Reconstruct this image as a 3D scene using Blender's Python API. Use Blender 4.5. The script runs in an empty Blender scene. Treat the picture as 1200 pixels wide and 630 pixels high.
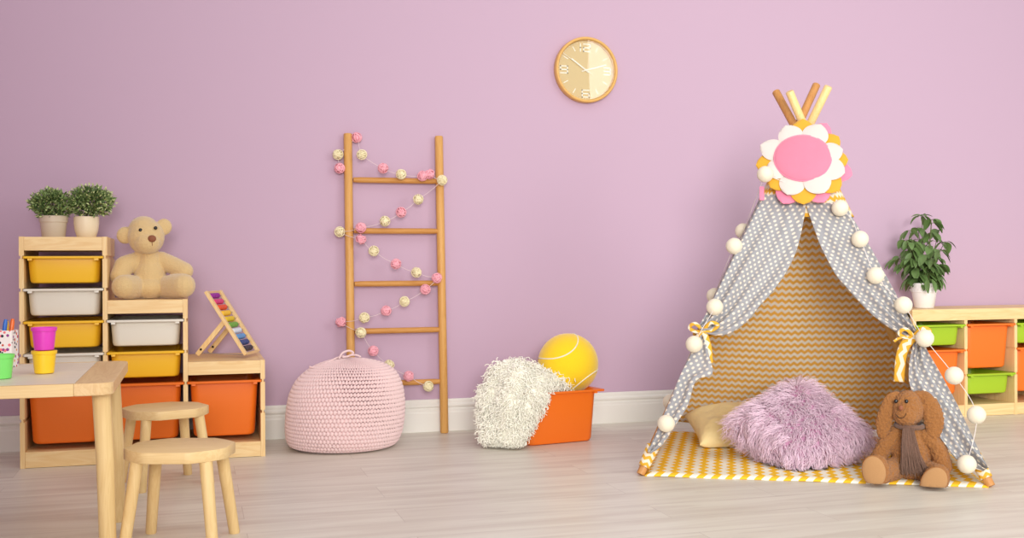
import bpy, bmesh, math, random
import numpy as np
from mathutils import Vector, Matrix, Euler, noise

S = bpy.context.scene
COL = S.collection
PI = math.pi

# ------------------------------------------------------------ camera
yaw, pitch, roll = .2825, -.0035, -.0047
fx, fy = math.sin(yaw), math.cos(yaw)
cp, sp, cr, sr = math.cos(pitch), math.sin(pitch), math.cos(roll), math.sin(roll)
R0 = Vector((fy, -fx, 0)); F0 = Vector((fx*cp, fy*cp, sp)); U0 = Vector((-fx*sp, -fy*sp, cp))
Rx = R0*cr + U0*sr; Ux = U0*cr - R0*sr
cam = bpy.data.cameras.new('camera'); camo = bpy.data.objects.new('camera', cam); COL.objects.link(camo)
m = Matrix.Identity(4)
for i in range(3):
    m[i][0] = Rx[i]; m[i][1] = Ux[i]; m[i][2] = -F0[i]
m[0][3], m[1][3], m[2][3] = .6632, -4.6484, .7895
camo.matrix_world = m
cam.sensor_width = 36; cam.lens = 36*1279.5/1200; cam.clip_start = .05; cam.clip_end = 60
S.camera = camo

# ------------------------------------------------------------ world and lights
S.view_settings.view_transform = 'Standard'; S.view_settings.look = 'None'
S.view_settings.gamma = 1; S.view_settings.use_curve_mapping = False
S.view_settings.exposure = 0.0
w = bpy.data.worlds.new('world'); S.world = w; w.use_nodes = True
w.node_tree.nodes['Background'].inputs[0].default_value = (1.0, .99, .985, 1)
w.node_tree.nodes['Background'].inputs[1].default_value = .60

def area(name, loc, target, sx, sy, power, col=(1, 1, 1)):
    l = bpy.data.lights.new(name, 'AREA'); l.shape = 'RECTANGLE'; l.size = sx; l.size_y = sy
    l.energy = power; l.color = col
    o = bpy.data.objects.new(name, l); COL.objects.link(o); o.location = loc
    o.rotation_euler = (Vector(target)-Vector(loc)).to_track_quat('-Z', 'Y').to_euler()
    return o
area('window_light', (5.90, -5.9, 2.4), (2.6, 0.2, .9), 1.9, 2.2, 72, (1, .99, .97))
k_ = area('key_light', (.7, -8.4, 2.2), (5.0, .4, .9), 2.4, 1.8, 98, (1, .99, .965)); k_.data.spread = math.radians(84)
f_ = area('low_front_fill', (-.1, -7.2, 1.2), (3.3, 0, .40), 2.2, 1.4, 14, (1, .99, .965)); f_.data.spread = math.radians(60)  # unseen fill, added to brighten the tent interior and lower wall
area('overhead_fill', (2.6, -3.0, 3.5), (2.6, -1.6, 0), 4.0, 2.6, 32, (1, .99, .97))  # unseen fill standing in for ceiling bounce, added to brighten the floor

# ------------------------------------------------------------ materials
def srgb(r, g, b):
    return tuple(((c/255)/12.92 if c/255 <= .04045 else ((c/255+.055)/1.055)**2.4) for c in (r, g, b)) + (1,)

class NT:
    def __init__(s, name):
        s.m = bpy.data.materials.new(name); s.m.use_nodes = True; s.t = s.m.node_tree; s.n = s.t.nodes
        s.b = s.n['Principled BSDF']
    def add(s, typ, **kw):
        n = s.n.new(typ)
        for k, v in kw.items():
            setattr(n, k, v)
        return n
    def link(s, a, b): s.t.links.new(a, b)
    def math(s, op, a, b=None, c=None):
        n = s.n.new('ShaderNodeMath'); n.operation = op
        for i, v in enumerate((a, b, c)):
            if v is None: continue
            if isinstance(v, (int, float)): n.inputs[i].default_value = v
            else: s.link(v, n.inputs[i])
        return n.outputs[0]
    def mix(s, f, a, b):
        n = s.n.new('ShaderNodeMix'); n.data_type = 'RGBA'
        for inp, v in ((n.inputs[0], f), (n.inputs[6], a), (n.inputs[7], b)):
            if isinstance(v, (int, float, tuple)): inp.default_value = v
            else: s.link(v, inp)
        return n.outputs[2]
    def bump(s, h, strength=.3, dist=.002):
        n = s.n.new('ShaderNodeBump'); n.inputs['Strength'].default_value = strength
        n.inputs['Distance'].default_value = dist
        s.link(h, n.inputs['Height']); s.link(n.outputs[0], s.b.inputs['Normal'])

def plain(name, col, rough=.5, sheen=0, nscale=0, bstr=.3, var=0, bdist=.002, spec=.5):
    t = NT(name); t.b.inputs['Roughness'].default_value = rough
    t.b.inputs['Specular IOR Level'].default_value = spec
    t.b.inputs['Base Color'].default_value = col
    if sheen:
        t.b.inputs['Sheen Weight'].default_value = sheen; t.b.inputs['Sheen Roughness'].default_value = .5
    if nscale:
        tc = t.add('ShaderNodeTexCoord'); nz = t.add('ShaderNodeTexNoise')
        nz.inputs['Scale'].default_value = nscale; nz.inputs['Detail'].default_value = 4
        t.link(tc.outputs['Object'], nz.inputs['Vector'])
        t.bump(nz.outputs[0], bstr, bdist)
        if var:
            c2 = tuple(c*(1-var) for c in col[:3])+(1,); c3 = tuple(min(1, c*(1+var)) for c in col[:3])+(1,)
            t.link(t.mix(nz.outputs[0], c2, c3), t.b.inputs['Base Color'])
    return t.m

def wood(name, light, dark, axis='X', scale=1., knots=False, rough=.45):
    t = NT(name); t.b.inputs['Roughness'].default_value = rough
    t.b.inputs['Specular IOR Level'].default_value = .35
    tc = t.add('ShaderNodeTexCoord'); mp = t.add('ShaderNodeMapping')
    sc = {'X': (1.2, 14, 14), 'Y': (14, 1.2, 14), 'Z': (14, 14, 1.2)}[axis]
    mp.inputs['Scale'].default_value = tuple(v*scale for v in sc)
    t.link(tc.outputs['Object'], mp.inputs['Vector'])
    nz = t.add('ShaderNodeTexNoise'); nz.inputs['Scale'].default_value = 1.6; nz.inputs['Detail'].default_value = 5
    nz.inputs['Distortion'].default_value = .8
    t.link(mp.outputs[0], nz.inputs['Vector'])
    fine = t.math('FRACT', t.math('MULTIPLY', nz.outputs[0], 7.0))
    tri = t.math('ABSOLUTE', t.math('SUBTRACT', fine, .5))
    f = t.math('MULTIPLY', t.math('ADD', tri, t.math('MULTIPLY', nz.outputs[0], .9)), .75)
    c = t.mix(f, dark, light)
    if knots:
        vo = t.add('ShaderNodeTexVoronoi'); vo.inputs['Scale'].default_value = 3.1
        mp2 = t.add('ShaderNodeMapping'); t.link(tc.outputs['Object'], mp2.inputs['Vector'])
        mp2.inputs['Scale'].default_value = {'X': (1, 2.2, 2.2), 'Y': (2.2, 1, 2.2), 'Z': (2.2, 2.2, 1)}[axis]
        t.link(mp2.outputs[0], vo.inputs['Vector'])
        k = t.math('LESS_THAN', vo.outputs['Distance'], .045)
        c = t.mix(t.math('MULTIPLY', k, .7), c, srgb(150, 95, 55))
    t.link(c, t.b.inputs['Base Color'])
    return t.m

def chevron(name, yel, crm, P=.034, V=.031, A=.0115, transl=.15, rot=False, emphasis=.5):
    """zigzag rows in UV metres"""
    t = NT(name); t.b.inputs['Roughness'].default_value = .85; t.b.inputs['Specular IOR Level'].default_value = .2
    uv = t.add('ShaderNodeTexCoord'); sx = t.add('ShaderNodeSeparateXYZ'); t.link(uv.outputs['UV'], sx.inputs[0])
    u, v = (sx.outputs[1], sx.outputs[0]) if rot else (sx.outputs[0], sx.outputs[1])
    tri = t.math('ABSOLUTE', t.math('SUBTRACT', t.math('FRACT', t.math('DIVIDE', u, P)), .5))
    h = t.math('ADD', v, t.math('MULTIPLY', tri, 2*A))
    fr = t.math('FRACT', t.math('DIVIDE', h, V))
    msk = t.math('LESS_THAN', fr, emphasis)
    c = t.mix(msk, crm, yel)
    t.link(c, t.b.inputs['Base Color'])
    nz = t.add('ShaderNodeTexNoise'); nz.inputs['Scale'].default_value = 900
    t.link(uv.outputs['Object'], nz.inputs['Vector']); t.bump(nz.outputs[0], .15, .001)
    cloth_out(t, c, transl)
    return t.m

def cloth_out(t, c, transl):
    tr = t.add('ShaderNodeBsdfTranslucent'); t.link(c, tr.inputs[0])
    mx = t.add('ShaderNodeMixShader'); mx.inputs[0].default_value = transl
    t.link(t.b.outputs[0], mx.inputs[1]); t.link(tr.outputs[0], mx.inputs[2])
    out = [n for n in t.n if n.type == 'OUTPUT_MATERIAL'][0]
    t.link(mx.outputs[0], out.inputs[0])

def polka(name, base, dot, cell=.0262, rad=.0052, transl=.35):
    t = NT(name); t.b.inputs['Roughness'].default_value = .85; t.b.inputs['Specular IOR Level'].default_value = .2
    uv = t.add('ShaderNodeTexCoord'); sx = t.add('ShaderNodeSeparateXYZ'); t.link(uv.outputs['UV'], sx.inputs[0])
    def lat(off):
        a = t.math('MULTIPLY', t.math('SUBTRACT', t.math('FRACT', t.math('ADD', t.math('DIVIDE', sx.outputs[0], cell), off)), .5), cell)
        ch = cell*1.1
        b = t.math('MULTIPLY', t.math('SUBTRACT', t.math('FRACT', t.math('ADD', t.math('DIVIDE', sx.outputs[1], ch), off)), .5), ch)
        d = t.math('SQRT', t.math('ADD', t.math('MULTIPLY', a, a), t.math('MULTIPLY', b, b)))
        return t.math('LESS_THAN', d, rad)
    msk = t.math('MAXIMUM', lat(0), lat(.5))
    c = t.mix(msk, base, dot); t.link(c, t.b.inputs['Base Color'])
    nz = t.add('ShaderNodeTexNoise'); nz.inputs['Scale'].default_value = 900
    t.link(uv.outputs['Object'], nz.inputs['Vector']); t.bump(nz.outputs[0], .15, .001)
    cloth_out(t, c, transl)
    return t.m

def wall_mat():
    t = NT('pink_wall_paint'); t.b.inputs['Roughness'].default_value = .75
    t.b.inputs['Specular IOR Level'].default_value = .25
    t.b.inputs['Base Color'].default_value = WALL
    tc = t.add('ShaderNodeTexCoord'); nz = t.add('ShaderNodeTexNoise')
    nz.inputs['Scale'].default_value = 160; nz.inputs['Detail'].default_value = 3
    t.link(tc.outputs['Object'], nz.inputs['Vector']); t.bump(nz.outputs[0], .12, .001)
    return t.m

def floor_mat():
    t = NT('pale_laminate_planks'); t.b.inputs['Roughness'].default_value = .38
    t.b.inputs['Specular IOR Level'].default_value = .4
    tc = t.add('ShaderNodeTexCoord')
    br = t.add('ShaderNodeTexBrick'); br.offset = .37; br.offset_frequency = 2
    br.inputs['Scale'].default_value = 1; br.inputs['Brick Width'].default_value = 1.28
    br.inputs['Row Height'].default_value = .19; br.inputs['Mortar Size'].default_value = .0012
    br.inputs['Mortar Smooth'].default_value = .3; br.inputs['Bias'].default_value = 0
    br.inputs['Color1'].default_value = (.0, .0, .0, 1); br.inputs['Color2'].default_value = (1, 1, 1, 1)
    br.inputs['Mortar'].default_value = (.5, .5, .5, 1)
    t.link(tc.outputs['Object'], br.inputs['Vector'])
    mp = t.add('ShaderNodeMapping'); mp.inputs['Scale'].default_value = (1.1, 11, 1)
    t.link(tc.outputs['Object'], mp.inputs['Vector'])
    # shift the grain per plank
    va = t.add('ShaderNodeVectorMath'); va.operation = 'MULTIPLY_ADD'
    t.link(br.outputs['Color'], va.inputs[0]); va.inputs[1].default_value = (9, 5, 3); t.link(mp.outputs[0], va.inputs[2])
    nz = t.add('ShaderNodeTexNoise'); nz.inputs['Scale'].default_value = 1.5; nz.inputs['Detail'].default_value = 6
    nz.inputs['Distortion'].default_value = .6
    t.link(va.outputs[0], nz.inputs['Vector'])
    nz2 = t.add('ShaderNodeTexNoise'); nz2.inputs['Scale'].default_value = .9; nz2.inputs['Detail'].default_value = 2
    t.link(va.outputs[0], nz2.inputs['Vector'])
    ramp = t.add('ShaderNodeValToRGB')
    ramp.color_ramp.elements[0].position = .28; ramp.color_ramp.elements[0].color = FLOOR_D
    ramp.color_ramp.elements[1].position = .62; ramp.color_ramp.elements[1].color = FLOOR_L
    t.link(nz.outputs[0], ramp.inputs[0])
    c = t.mix(t.math('MULTIPLY', nz2.outputs[0], .45), ramp.outputs[0], FLOOR_M)
    # sparse small grain marks
    mp3 = t.add('ShaderNodeMapping'); mp3.inputs['Scale'].default_value = (2.2, 16, 1); t.link(tc.outputs['Object'], mp3.inputs['Vector'])
    n3 = t.add('ShaderNodeTexNoise'); n3.inputs['Scale'].default_value = 1.3; n3.inputs['Detail'].default_value = 3
    t.link(mp3.outputs[0], n3.inputs['Vector'])
    r3 = t.add('ShaderNodeValToRGB'); r3.color_ramp.elements[0].position = .66; r3.color_ramp.elements[1].position = .76
    t.link(n3.outputs[0], r3.inputs[0])
    c = t.mix(t.math('MULTIPLY', r3.outputs[0], .35), c, srgb(150, 132, 120))
    c = t.mix(t.math('MULTIPLY', br.outputs['Fac'], .35), c, srgb(140, 122, 112))
    t.link(c, t.b.inputs['Base Color'])
    t.bump(t.math('SUBTRACT', 1.0, br.outputs['Fac']), .15, .001)
    return t.m

WALL = srgb(195, 166, 186)
FLOOR_L = srgb(226, 221, 207); FLOOR_M = srgb(218, 210, 196); FLOOR_D = srgb(200, 189, 175)

M = {}
M['wall'] = wall_mat(); M['floor'] = floor_mat()
M['white_trim'] = plain('white_trim_paint', srgb(232, 228, 220), .4)
PL, PD = srgb(246, 218, 164), srgb(226, 182, 118)
for ax in 'XYZ':
    M['pine'+ax] = wood('pale_pine_'+ax.lower(), PL, PD, ax, knots=(ax == 'X'))
M['beech'] = wood('pale_beech', srgb(236, 206, 150), srgb(218, 180, 120), 'Z', 1.4)
M['beechX'] = wood('pale_beech_board', srgb(238, 208, 154), srgb(220, 182, 124), 'X', 1.2)
M['beechY'] = wood('pale_beech_end_board', srgb(236, 204, 154), srgb(214, 172, 118), 'Y', 1.2)
M['panelX'] = wood('whitewashed_table_panel', srgb(236, 226, 208), srgb(226, 212, 190), 'X', 1.0)
M['ladderZ'] = wood('honey_ladder_wood_pole', srgb(222, 172, 100), srgb(198, 140, 72), 'Z', 1.5)
M['ladderX'] = wood('honey_ladder_wood_rung', srgb(212, 156, 84), srgb(186, 124, 58), 'X', 1.5)
M['brownpole'] = wood('brown_pole_wood', srgb(206, 150, 88), srgb(180, 118, 60), 'Z', 1.5)
M['palepole'] = wood('pale_pole_wood', srgb(240, 210, 150), srgb(226, 186, 118), 'Z', 1.5)
M['yellow'] = plain('yellow_plastic', srgb(245, 190, 35), .38)
M['white'] = plain('milky_white_plastic', srgb(228, 222, 208), .38)
M['orange'] = plain('orange_plastic', srgb(234, 112, 22), .4)
M['orange2'] = plain('bright_orange_plastic', srgb(240, 118, 35), .4)
M['green'] = plain('lime_green_plastic', srgb(165, 198, 40), .4)
M['teddy'] = plain('beige_plush', srgb(222, 190, 136), .95, .6, 260, .8, .12, .004, .1)
M['nose'] = plain('brown_nose_fabric', srgb(140, 82, 52), .7)
M['black'] = plain('black_plastic', srgb(22, 20, 22), .2)
M['rabbit'] = plain('brown_boucle_plush', srgb(164, 110, 62), .95, .15, 330, 1.0, .25, .005, .1)
M['sole'] = plain('tan_suede_sole', srgb(172, 128, 82), .9, .3, 300, .3, .08)
M['scarf'] = plain('dark_brown_scarf_wool', srgb(112, 82, 66), .95, .3, 200, .6, .2)
M['pouf'] = plain('pink_crochet_cord', srgb(236, 206, 204), .85, .3, 420, .6, .06, .002, .2)
M['hole_shade'] = plain('painted_stitch_hole_shade', srgb(120, 74, 80), .95)  # shade inside the pouf's stitch holes, put into the colour
M['pinkball'] = plain('pink_rattan', srgb(248, 178, 190), .7)
M['creamball'] = plain('cream_rattan', srgb(244, 232, 190), .7)
M['cord'] = plain('thin_white_cord', srgb(225, 205, 205), .6)
M['cordd'] = plain('thin_grey_cord', srgb(225, 215, 210), .6)
M['clockrim'] = wood('clock_rim_wood', srgb(232, 186, 112), srgb(212, 160, 84), 'X', 2)
M['clockface'] = plain('pale_gold_dial', srgb(214, 190, 138), .5)
M['clockwhite'] = plain('white_dial_mark', srgb(250, 246, 232), .5)
M['throw'] = plain('cream_shaggy_yarn', srgb(255, 251, 236), .9, .3)
M['ball'] = plain('yellow_felt', srgb(250, 208, 30), .85, .4, 300, .4, .06, .002, .2)
M['seam'] = plain('white_seam', srgb(238, 232, 208), .8)
M['mauve'] = plain('mauve_fur', srgb(252, 222, 238), .75, .4)
M['mauvebase'] = plain('mauve_fur_backing', srgb(214, 160, 190), .95)
M['creamcush'] = plain('cream_cotton', srgb(248, 226, 168), .9, .2, 40, .5, .05, .01)
M['petalw'] = plain('white_felt', srgb(212, 200, 192), .9, .2, 120, .2)
M['petaly'] = plain('mustard_felt', srgb(214, 160, 44), .9, .2, 120, .2)
M['petalp'] = plain('pink_felt', srgb(232, 130, 158), .9, .2, 120, .2)
M['disc'] = plain('pink_velvet', srgb(216, 122, 146), .9, .5, 14, .5, .05, .01)
M['lampball'] = plain('white_cotton_ball', srgb(228, 217, 194), .8, .2, 90, .35, 0, .002, .2)
M['potg'] = plain('beige_ceramic', srgb(208, 192, 170), .45)
M['potc'] = plain('cream_ceramic', srgb(240, 222, 190), .4)
M['potw'] = plain('white_enamel', srgb(240, 236, 232), .4)
M['soil'] = plain('dark_soil', srgb(60, 42, 30), .95, 0, 80, .8, .3)
M['leafd'] = plain('dark_green_leaf', srgb(68, 96, 46), .55, 0, 30, .2, .35)
M['leafp'] = plain('glossy_leaf', srgb(100, 128, 70), .5, 0, 30, .2, .3)
M['leafm'] = plain('mid_green_leaf', srgb(124, 146, 84), .55, 0, 40, .2, .35)
M['leafl'] = plain('pale_green_leaf', srgb(206, 214, 150), .6)
M['stem'] = plain('green_stem', srgb(96, 104, 56), .6)
M['magenta'] = plain('magenta_plastic', srgb(226, 62, 190), .3)
M['cupyellow'] = plain('warm_yellow_plastic', srgb(250, 205, 40), .3)
M['cupgreen'] = plain('mint_green_plastic', srgb(128, 228, 112), .3)
M['blue'] = plain('blue_plastic', srgb(48, 110, 200), .3)
M['markorange'] = plain('marker_orange_plastic', srgb(240, 110, 30), .3)
M['metal'] = plain('steel', srgb(190, 190, 190), .3); M['metal'].node_tree.nodes['Principled BSDF'].inputs['Metallic'].default_value = 1
YEL, CRM = srgb(252, 200, 98), srgb(255, 247, 230)
M['chev'] = chevron('yellow_chevron_lining', YEL, CRM, P=.030, V=.0285, A=.0115, transl=.58)
M['matchev'] = chevron('mat_chevron', srgb(250, 196, 50), srgb(250, 244, 226), P=.062, V=.052, A=.018, transl=0, rot=True)
M['ribbon'] = chevron('ribbon_chevron', srgb(232, 176, 60), srgb(240, 228, 204), P=.03, V=.03, A=.012, transl=.1)
M['polka'] = polka('grey_polka_dot_cotton', srgb(176, 178, 184), srgb(246, 240, 226))

def glass_mat():
    t = NT('clear_clock_glass')
    t.b.inputs['Roughness'].default_value = .02
    tr = t.add('ShaderNodeBsdfTransparent'); gl = t.add('ShaderNodeBsdfGlossy'); gl.inputs['Roughness'].default_value = .01
    fr = t.add('ShaderNodeFresnel'); fr.inputs['IOR'].default_value = 1.42
    mx = t.add('ShaderNodeMixShader'); t.link(fr.outputs[0], mx.inputs[0]); t.link(tr.outputs[0], mx.inputs[1]); t.link(gl.outputs[0], mx.inputs[2])
    out = [n for n in t.n if n.type == 'OUTPUT_MATERIAL'][0]; t.link(mx.outputs[0], out.inputs[0])
    return t.m
M['glass'] = glass_mat()

def paper_dots():
    t = NT('white_paper_with_coloured_confetti'); t.b.inputs['Roughness'].default_value = .6
    tc = t.add('ShaderNodeTexCoord'); vo = t.add('ShaderNodeTexVoronoi'); vo.inputs['Scale'].default_value = 75
    t.link(tc.outputs['Object'], vo.inputs['Vector'])
    msk = t.math('LESS_THAN', vo.outputs['Distance'], .36)
    rp = t.add('ShaderNodeValToRGB'); rp.color_ramp.interpolation = 'CONSTANT'
    cols = [srgb(40, 40, 60), srgb(210, 80, 60), srgb(150, 60, 140), srgb(230, 150, 60), srgb(30, 30, 40), srgb(240, 120, 130)]
    rp.color_ramp.elements[0].color = cols[0]; rp.color_ramp.elements[1].position = .3; rp.color_ramp.elements[1].color = cols[1]
    for p, c in zip((.42, .52, .62, .75), cols[2:]):
        e = rp.color_ramp.elements.new(p); e.color = c
    sep = t.add('ShaderNodeSeparateColor'); t.link(vo.outputs['Color'], sep.inputs[0]); t.link(sep.outputs[0], rp.inputs[0])
    t.link(t.mix(msk, srgb(244, 238, 234), rp.outputs[0]), t.b.inputs['Base Color'])
    return t.m
M['paper'] = paper_dots()

# ------------------------------------------------------------ helpers
def obj(name, bm, mat, parent=None, smooth=False, loc=None, mods=(), autos=None):
    me = bpy.data.meshes.new(name)
    if isinstance(bm, bmesh.types.BMesh):
        bmesh.ops.recalc_face_normals(bm, faces=bm.faces) if not getattr(obj, 'keep', False) else None
        bm.to_mesh(me); bm.free()
    else:
        me = bm; me.name = name
    for mm in (mat if isinstance(mat, (list, tuple)) else [mat]):
        me.materials.append(mm)
    if smooth:
        me.polygons.foreach_set('use_smooth', [True]*len(me.polygons))
        if autos is not None:
            me.set_sharp_from_angle(angle=math.radians(autos))
    o = bpy.data.objects.new(name, me); COL.objects.link(o)
    if parent: o.parent = parent
    if loc: o.location = loc
    return o

def thing(name, label, cat, loc=(0, 0, 0), rotz=0, group=None):
    o = bpy.data.objects.new(name, None); COL.objects.link(o); o.empty_display_size = .05
    o.location = loc; o.rotation_euler = (0, 0, rotz); return tag(o, label, cat, group)

def tag(o, label=None, cat=None, group=None, kind=None):
    if label: o['label'] = label
    if cat: o['category'] = cat
    if group: o['group'] = group
    if kind: o['kind'] = kind
    return o

def struct(name, bm, mat, **k):
    return tag(obj(name, bm, mat, **k), kind='structure')

def B(): return bmesh.new()

def box(bm, lo, hi, bev=0, mat=None):
    c = [(a+b)/2 for a, b in zip(lo, hi)]; s = [b-a for a, b in zip(lo, hi)]
    mx = Matrix.Translation(c) @ Matrix.Diagonal((*s, 1))
    if mat is not None: mx = mat @ mx
    t = bmesh.new()
    bmesh.ops.create_cube(t, size=1, matrix=mx)
    if bev: bmesh.ops.bevel(t, geom=t.edges[:], offset=bev, segments=2, affect='EDGES', profile=.5)
    merge(bm, t)
    return bm

def merge(bm, t):
    me = bpy.data.meshes.new('tmp'); t.to_mesh(me); t.free(); bm.from_mesh(me); bpy.data.meshes.remove(me)

def prism(bm, pts, z0, z1, bev=0, mat=None):
    """polygon in xy extruded in z"""
    t = bmesh.new()
    vs = [t.verts.new((x, y, z0)) for x, y in pts]
    f = t.faces.new(vs)
    r = bmesh.ops.extrude_face_region(t, geom=[f])
    for v in [g for g in r['geom'] if isinstance(g, bmesh.types.BMVert)]: v.co.z = z1
    bmesh.ops.recalc_face_normals(t, faces=t.faces)
    if bev:
        es = [e for e in t.edges if abs(e.verts[0].co.z-e.verts[1].co.z) < 1e-7]
        bmesh.ops.bevel(t, geom=es, offset=bev, segments=2, affect='EDGES', profile=.5)
    if mat is not None: bmesh.ops.transform(t, matrix=mat, verts=t.verts)
    merge(bm, t); return bm

def tube(bm, pts, rad, seg=12, cap=True, closed=False):
    pts = [Vector(p) for p in pts]; n = len(pts)
    rs = rad if isinstance(rad, (list, tuple)) else [rad]*n
    rings = []; prev = None
    for i, p in enumerate(pts):
        if closed: d = pts[(i+1) % n]-pts[i-1]
        else: d = pts[min(i+1, n-1)]-pts[max(i-1, 0)]
        d.normalize()
        if prev is None:
            a = Vector((0, 0, 1)) if abs(d.z) < .9 else Vector((1, 0, 0))
            x = d.cross(a).normalized()
        else:
            x = (prev-d*prev.dot(d)).normalized()
        prev = x; y = d.cross(x)
        rings.append([bm.verts.new(p+(x*math.cos(2*PI*k/seg)+y*math.sin(2*PI*k/seg))*rs[i]) for k in range(seg)])
    m_ = n if closed else n-1
    for i in range(m_):
        a, b = rings[i], rings[(i+1) % n]
        for k in range(seg):
            bm.faces.new((a[k], a[(k+1) % seg], b[(k+1) % seg], b[k]))
    if cap and not closed:
        bm.faces.new(rings[0][::-1]); bm.faces.new(rings[-1])
    return bm

def lathe(bm, prof, seg=32, mat=None):
    t = bmesh.new(); rings = []
    for r, z in prof:
        if r < 1e-6: rings.append([t.verts.new((0, 0, z))])
        else: rings.append([t.verts.new((r*math.cos(2*PI*k/seg), r*math.sin(2*PI*k/seg), z)) for k in range(seg)])
    for a, b in zip(rings, rings[1:]):
        for k in range(seg):
            k2 = (k+1) % seg
            if len(a) == 1 and len(b) == 1: continue
            if len(a) == 1: t.faces.new((a[0], b[k2], b[k]))
            elif len(b) == 1: t.faces.new((a[k], a[k2], b[0]))
            else: t.faces.new((a[k], a[k2], b[k2], b[k]))
    if mat is not None: bmesh.ops.transform(t, matrix=mat, verts=t.verts)
    merge(bm, t); return bm

def ell(bm, c, r, rot=(0, 0, 0), seg=20):
    mx = Matrix.Translation(c) @ Euler(rot).to_matrix().to_4x4() @ Matrix.Diagonal((*r, 1))
    bmesh.ops.create_uvsphere(bm, u_segments=seg, v_segments=max(8, seg*2//3), radius=1, matrix=mx)
    return bm

def capsule(bm, pts, rads, n=6):
    """overlapping spheres along a chain, for plush limbs (later fused into one skin)"""
    for i in range(len(pts)-1):
        a, b = Vector(pts[i]), Vector(pts[i+1])
        for k in range(n+1):
            f = k/n; ell(bm, a.lerp(b, f), [rads[i]*(1-f)+rads[i+1]*f]*3, seg=14)

def bake(o):
    dg = bpy.context.evaluated_depsgraph_get(); dg.update()
    e = o.evaluated_get(dg)
    me = bpy.data.meshes.new_from_object(e, depsgraph=dg)
    o.modifiers.clear(); old = o.data; nm = old.name; o.data = me; bpy.data.meshes.remove(old); me.name = nm
    return o

def fuse(name, bm, mat, parent=None, voxel=.004, smooth=4, fur=0, fscale=200, tag_=None, cuts=None):
    o = obj(name, bm, mat, parent)
    r = o.modifiers.new('r', 'REMESH'); r.mode = 'VOXEL'; r.voxel_size = voxel; r.use_smooth_shade = True
    s = o.modifiers.new('s', 'SMOOTH'); s.iterations = smooth; s.factor = .5
    bake(o)
    me = o.data
    n = len(me.vertices); co = np.empty(n*3); me.vertices.foreach_get('co', co); co = co.reshape(-1, 3)
    no = np.array([v.normal[:] for v in me.vertices])
    if fur:
        d = np.array([noise.noise(Vector(c)*fscale)+.6*noise.noise(Vector(c)*fscale*2.1) for c in co])
        co = co+no*(d*fur)[:, None]
        me.vertices.foreach_set('co', co.ravel())
    me.polygons.foreach_set('use_smooth', [True]*len(me.polygons)); me.update()
    return o

def grid_mesh(fn, nu, nv, uvfn=None):
    vs = [fn(i/nu, j/nv) for j in range(nv+1) for i in range(nu+1)]
    fs = [(j*(nu+1)+i, j*(nu+1)+i+1, (j+1)*(nu+1)+i+1, (j+1)*(nu+1)+i) for j in range(nv) for i in range(nu)]
    me = bpy.data.meshes.new('g'); me.from_pydata([tuple(v) for v in vs], [], fs)
    ul = me.uv_layers.new(name='UVMap')
    uvs = [(uvfn(i/nu, j/nv) if uvfn else (i/nu, j/nv)) for j in range(nv+1) for i in range(nu+1)]
    flat = []
    for f in fs:
        for k in f: flat += uvs[k]
    ul.data.foreach_set('uv', flat); me.update()
    return me

def cloth(name, me, mats, parent, th=.002, offset=-1):
    o = obj(name, me, mats, parent, smooth=True)
    s = o.modifiers.new('thickness', 'SOLIDIFY'); s.thickness = th; s.offset = offset
    if isinstance(mats, (list, tuple)) and len(mats) > 1: s.material_offset = 1
    return o

def sample_surface(me, n, rng):
    me.calc_loop_triangles()
    T = np.array([t.vertices[:] for t in me.loop_triangles]); V = np.array([v.co[:] for v in me.vertices])
    N = np.array([v.normal[:] for v in me.vertices])
    a, b, c = V[T[:, 0]], V[T[:, 1]], V[T[:, 2]]
    ar = np.linalg.norm(np.cross(b-a, c-a), axis=1); p = ar/ar.sum()
    idx = rng.choice(len(T), n, p=p); u = rng.random(n); v = rng.random(n); k = u+v > 1; u[k] = 1-u[k]; v[k] = 1-v[k]
    P = a[idx]+(b-a)[idx]*u[:, None]+(c-a)[idx]*v[:, None]
    Nn = N[T[idx, 0]]
    return P, Nn

def strands(P, D0, D1, L, r, seg=5, curl=0, curln=2, rng=None, taper=.25, sides=3):
    """thin tapering strands; D0 root direction, D1 tip direction (both Nx3)"""
    n = len(P); verts = np.zeros((n, seg+1, sides, 3)); pos = P.copy()
    L = np.asarray(L)*np.ones(n)
    a = np.cross(D0, np.array([.31, .77, .55])); a /= np.linalg.norm(a, axis=1)[:, None]+1e-9
    ph = rng.random(n)*2*PI
    for s in range(seg+1):
        f = s/seg
        d = D0*(1-f)+D1*f; d /= np.linalg.norm(d, axis=1)[:, None]+1e-9
        b = np.cross(d, a); b /= np.linalg.norm(b, axis=1)[:, None]+1e-9; aa = np.cross(b, d)
        off = 0
        if curl: off = (aa*np.cos(ph+f*2*PI*curln)[:, None]+b*np.sin(ph+f*2*PI*curln)[:, None])*curl*min(1, f*2)
        rad = r*(1-(1-taper)*f)
        for k in range(sides):
            an = 2*PI*k/sides
            verts[:, s, k] = pos+off+(aa*math.cos(an)+b*math.sin(an))*rad
        pos = pos+d*(L/seg)[:, None]
    V = verts.reshape(-1, 3); F = []
    base = np.arange(n)*(seg+1)*sides
    for s in range(seg):
        for k in range(sides):
            k2 = (k+1) % sides
            F.append(np.stack([base+s*sides+k, base+s*sides+k2, base+(s+1)*sides+k2, base+(s+1)*sides+k], 1))
    F = np.concatenate(F)
    me = bpy.data.meshes.new('strands')
    me.vertices.add(len(V)); me.vertices.foreach_set('co', V.ravel())
    me.loops.add(F.size); me.loops.foreach_set('vertex_index', F.ravel().astype(np.int32))
    me.polygons.add(len(F)); me.polygons.foreach_set('loop_start', np.arange(0, F.size, 4, dtype=np.int32))
    me.update(calc_edges=True); me.validate()
    me.polygons.foreach_set('use_smooth', [True]*len(me.polygons))
    return me

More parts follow.
